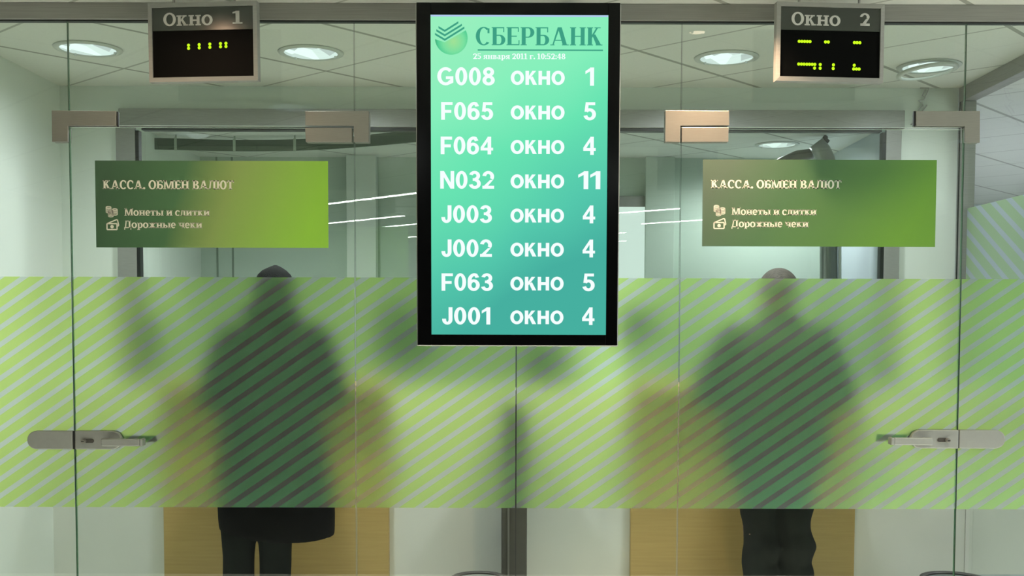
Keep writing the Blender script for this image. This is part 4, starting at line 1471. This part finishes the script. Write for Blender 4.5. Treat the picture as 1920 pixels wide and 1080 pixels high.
def person(name, label, X, Y, H, arms, coat_fn, trousers_fn, headwear_fn, lean=0.0, stance=.085, legs=0.0):
    s = H / 1.65
    e = thing(name, label, 'person', (X, Y, 0))
    b = MB()
    # torso
    b.loft([(0, 0, .82 * s, .15, .10), (0, 0, .92 * s, .165, .115), (0, .005, 1.04 * s, .140, .10), (0, .0, 1.20 * s, .155, .105),
            (0, -.005, 1.32 * s, .165, .10), (0, -.005, 1.38 * s, .13, .08), (0, .0, 1.42 * s, .06, .055)], 28)
    tube_pts(b, [(0, .0, 1.38 * s), (0, .012, 1.44 * s), (0, .022, 1.50 * s)], [.058, .054, .052])
    # head: skull, jaw, nose, ears, brow
    hz = 1.545 * s
    b.ball((0, .010, hz + .02), (.074, .090, .083), 24, 16)
    b.ball((0, .040, hz - .035), (.056, .062, .062), 20, 12)
    b.tube([(0, .096, hz + .018), (0, .112, hz - .006), (0, .118, hz - .018)], [.008, .011, .013], 10)
    b.ball((0, .098, hz - .048), (.022, .010, .007), 12, 8)
    for sg in (-1, 1):
        b.ball((sg * .076, .0, hz - .004), (.009, .018, .030), 12, 8)
        b.ball((sg * .030, .092, hz + .008), (.012, .008, .009), 10, 8)
    # legs and feet
    for sg, fx in ((-1, legs - stance), (1, legs + stance)):
        tube_pts(b, [(sg * .080 + legs * .3, 0, .86 * s), (fx * .95, .005, .62 * s), (fx, .01, .47 * s), (fx, -.012, .30 * s), (fx, -.01, .09 * s)],
                 [.085, .068, .054, .050, .036])
        b.tube([(fx, -.03, .05), (fx, .05, .045), (fx, .13, .03)], [(.040, .042), (.042, .036), (.036, .022)], 14)
    # arms
    for sg, (el, wr) in zip((-1, 1), arms):
        sh = (sg * .175, -.005, 1.35 * s)
        tube_pts(b, [sh, el, wr], [.050, .040, .027])
        d = Vector((0, 1, -.27))
        hand(b, wr, d, (0, .05, 1), sg)
    me = evaluated_mesh(b, [('REMESH', dict(mode='VOXEL', voxel_size=.0058)), ('SMOOTH', dict(factor=.5, iterations=4))], 'body', M['skin'])
    body = link_mesh('body', me, e)
    for sg in (-1, 1):
        MB().ball((sg * .030, .0965, hz + .008), (.008, .004, .005), 12, 8).build('eye', M['pilaster'], e, smooth=True)
    for fx in (legs - stance, legs + stance):
        sh = MB()
        sh.tube([(fx, -.075, .050), (fx, -.02, .055), (fx, .06, .05), (fx, .15, .035), (fx, .175, .03)], [(.030, .040), (.046, .054), (.050, .047), (.044, .034), (.022, .018)], 18)
        sh.v = [(v[0], v[1], max(v[2], 0.001)) for v in sh.v]
        sh.build('shoe', M['shoe'], e, smooth=True)
    trousers_fn(e, s, stance, legs)
    coat_fn(e, s, arms)
    headwear_fn(e, s, hz)
    e.rotation_euler = (0, radians(lean), 0)
    return e


def cloth_mesh(mb, name, mat, e, voxel=.011, folds=0.0, scale=.22):
    mods = [('REMESH', dict(mode='VOXEL', voxel_size=voxel)), ('SMOOTH', dict(factor=.5, iterations=5))]
    me = evaluated_mesh(mb, mods, name, mat)
    if folds:
        from mathutils import noise
        me.update()
        for v in me.vertices:
            n = v.normal
            q = noise.noise(Vector((v.co.x / scale * 1.6, v.co.y / scale * 1.6, v.co.z / scale * .75))) + .5 * noise.noise(v.co * (2.4 / scale))
            v.co = v.co + n * (q * folds)
        me.update()
    return link_mesh(name, me, e)


def long_coat(e, s, arms):
    b = MB()
    rings = [(.003, .0, .555, .232, .165), (.003, .0, .62, .236, .168), (.0, .0, .75, .232, .162), (-.01, .0, .90, .225, .155), (-.02, .0, 1.04, .215, .150),
             (-.015, .0, 1.18, .215, .150), (-.005, -.005, 1.30, .205, .140), (0, -.005, 1.37, .165, .115), (0, 0, 1.43, .095, .085), (0, .0, 1.47, .082, .08)]
    b.loft(rings, 36, power=2.3)
    # the hem dips towards the right back
    b.v = [(x, y, z if z > .56 else .549 - .075 * x - .014 * max(0.0, 1 - abs(x - .05) / .15)) for x, y, z in b.v]
    for sg, (el, wr) in zip((-1, 1), arms):
        w2 = Vector(el).lerp(Vector(wr), .88)
        tube_pts(b, [(sg * .165, -.005, 1.34), el, w2], [.082, .074, .058])
    cloth_mesh(b, 'coat', M['black_cloth'], e, .011, .006)
    # hood lying round the neck
    h = MB(); h.tube([(.10 * cos(a), -.01 + .10 * sin(a), 1.445 - .03 * sin(a)) for a in [pi * 1.0 + pi * k / 14 * 1.0 for k in range(15)]], [.02] + [.030] * 13 + [.02], 14)
    h.build('collar', M['black_cloth'], e, smooth=True)


def straight_trousers(e, s, st, off):
    b = MB()
    b.loft([(0, 0, .78, .165, .115), (0, 0, .90, .175, .122), (0, 0, 1.0, .155, .11)], 28)
    for sg in (-1, 1):
        fx = sg * st + off
        tube_pts(b, [(sg * .085 + off * .3, 0, .84), (fx, .0, .62), (fx, .004, .46), (fx, -.006, .28), (fx, -.01, .10)], [.095, .078, .066, .064, .064])
    cloth_mesh(b, 'trousers', M['trouser'], e, .010, .004)


def knit_hat(e, s, hz):
    prof = [(.082, -.03), (.084, .0), (.083, .03), (.078, .058), (.066, .084), (.048, .102), (.026, .113), (.010, .118), (.0008, .120)]
    b = MB().lathe(prof, 0, 0, 40)
    b.v = [(x, y * 1.16 + .008, z + hz + .006 * math.exp(-((x - .012) / .02) ** 2)) for x, y, z in b.v]
    b.build('knit_hat', M['hat_cloth'], e, smooth=True)
    o = MB().lathe([(.079, -.035), (.089, -.034), (.090, -.008), (.084, -.006)], 0, 0, 40).build('hat_brim', M['hat_cloth'], e, smooth=True)
    o.location = (0, .008, hz); o.scale = (1, 1.16, 1)


def short_jacket(e, s, arms):
    b = MB()
    rings = [(0, 0, .80, .195, .145), (0, 0, .86, .212, .155), (-.005, 0, .98, .222, .158), (-.01, 0, 1.10, .225, .158), (-.005, 0, 1.22, .222, .155),
             (0, -.005, 1.32, .210, .142), (0, -.005, 1.385, .16, .11), (0, 0, 1.43, .09, .082), (0, 0, 1.475, .078, .075)]
    b.loft(rings, 36, power=2.3)
    for sg, (el, wr) in zip((-1, 1), arms):
        w2 = Vector(el).lerp(Vector(wr), .88)
        tube_pts(b, [(sg * .175, -.005, 1.35), el, w2], [.080, .074, .058])
    cloth_mesh(b, 'jacket', M['jacket'], e, .011, .007)


def loose_trousers(e, s, st, off):
    b = MB()
    b.loft([(0, 0, .76, .158, .122), (0, 0, .88, .170, .128), (0, 0, .98, .155, .112)], 28)
    for sg in (-1, 1):
        fx = sg * st + off
        tube_pts(b, [(sg * .078, 0, .84), (sg * .076, .0, .70), (fx * .98, .0, .62), (fx + .010, .006, .56), (fx + .018, -.004, .50), (fx + .008, .004, .43), (fx + .018, -.006, .38), (fx + .014, -.01, .28), (fx + .012, -.01, .20), (fx, -.01, .10)],
                 [.094, .085, .078, .070, .077, .068, .074, .073, .078, .082])
    cloth_mesh(b, 'trousers', M['jeans'], e, .010, .011, .14)


def receding_hair(e, s, hz):
    """short grey hair on sides, back and thinly over the top"""
    b = MB()
    seg, rings = 40, 14
    vs = []
    for i in range(rings + 1):
        t = i / rings * radians(112)
        for k in range(seg):
            a = 2 * pi * k / seg
            q = Vector((sin(t) * cos(a) * .0785, sin(t) * sin(a) * .095, cos(t) * .0885))
            vs.append((q.x, q.y + .008, q.z + hz + .020))
    fs = []
    for i in range(rings):
        for k in range(seg):
            a = 2 * pi * (k + .5) / seg
            t = (i + .5) / rings * 112
            front = sin(a) > .15 and t > 48          # bare forehead and face
            if not front:
                fs.append((i * seg + k, i * seg + (k + 1) % seg, (i + 1) * seg + (k + 1) % seg, (i + 1) * seg + k))
    b.add(vs, fs)
    o = b.build('hair', M['hair'], e, smooth=True)
    sol = o.modifiers.new('thick', 'SOLIDIFY'); sol.thickness = .006; sol.offset = 0


p1 = at(513.5, 505, .80)
person('person', 'person in long black coat and knit hat facing the counter in the left booth', p1.x, .80, 1.635,
       [((-.265, .02, 1.12), (-.17, .160, 1.212)), ((.235, .03, 1.13), (.13, .160, 1.212))], long_coat, straight_trousers, knit_hat, 0.0, .076, -.080)
p2 = at(1461, 505, .80)
person('person', 'person with thinning grey hair in a dark jacket and charcoal trousers in the right booth', p2.x, .80, 1.642,
       [((-.285, .02, 1.13), (-.16, .160, 1.212)), ((.275, .02, 1.13), (.16, .160, 1.212))], short_jacket, loose_trousers, receding_hair, 0.0, .072)
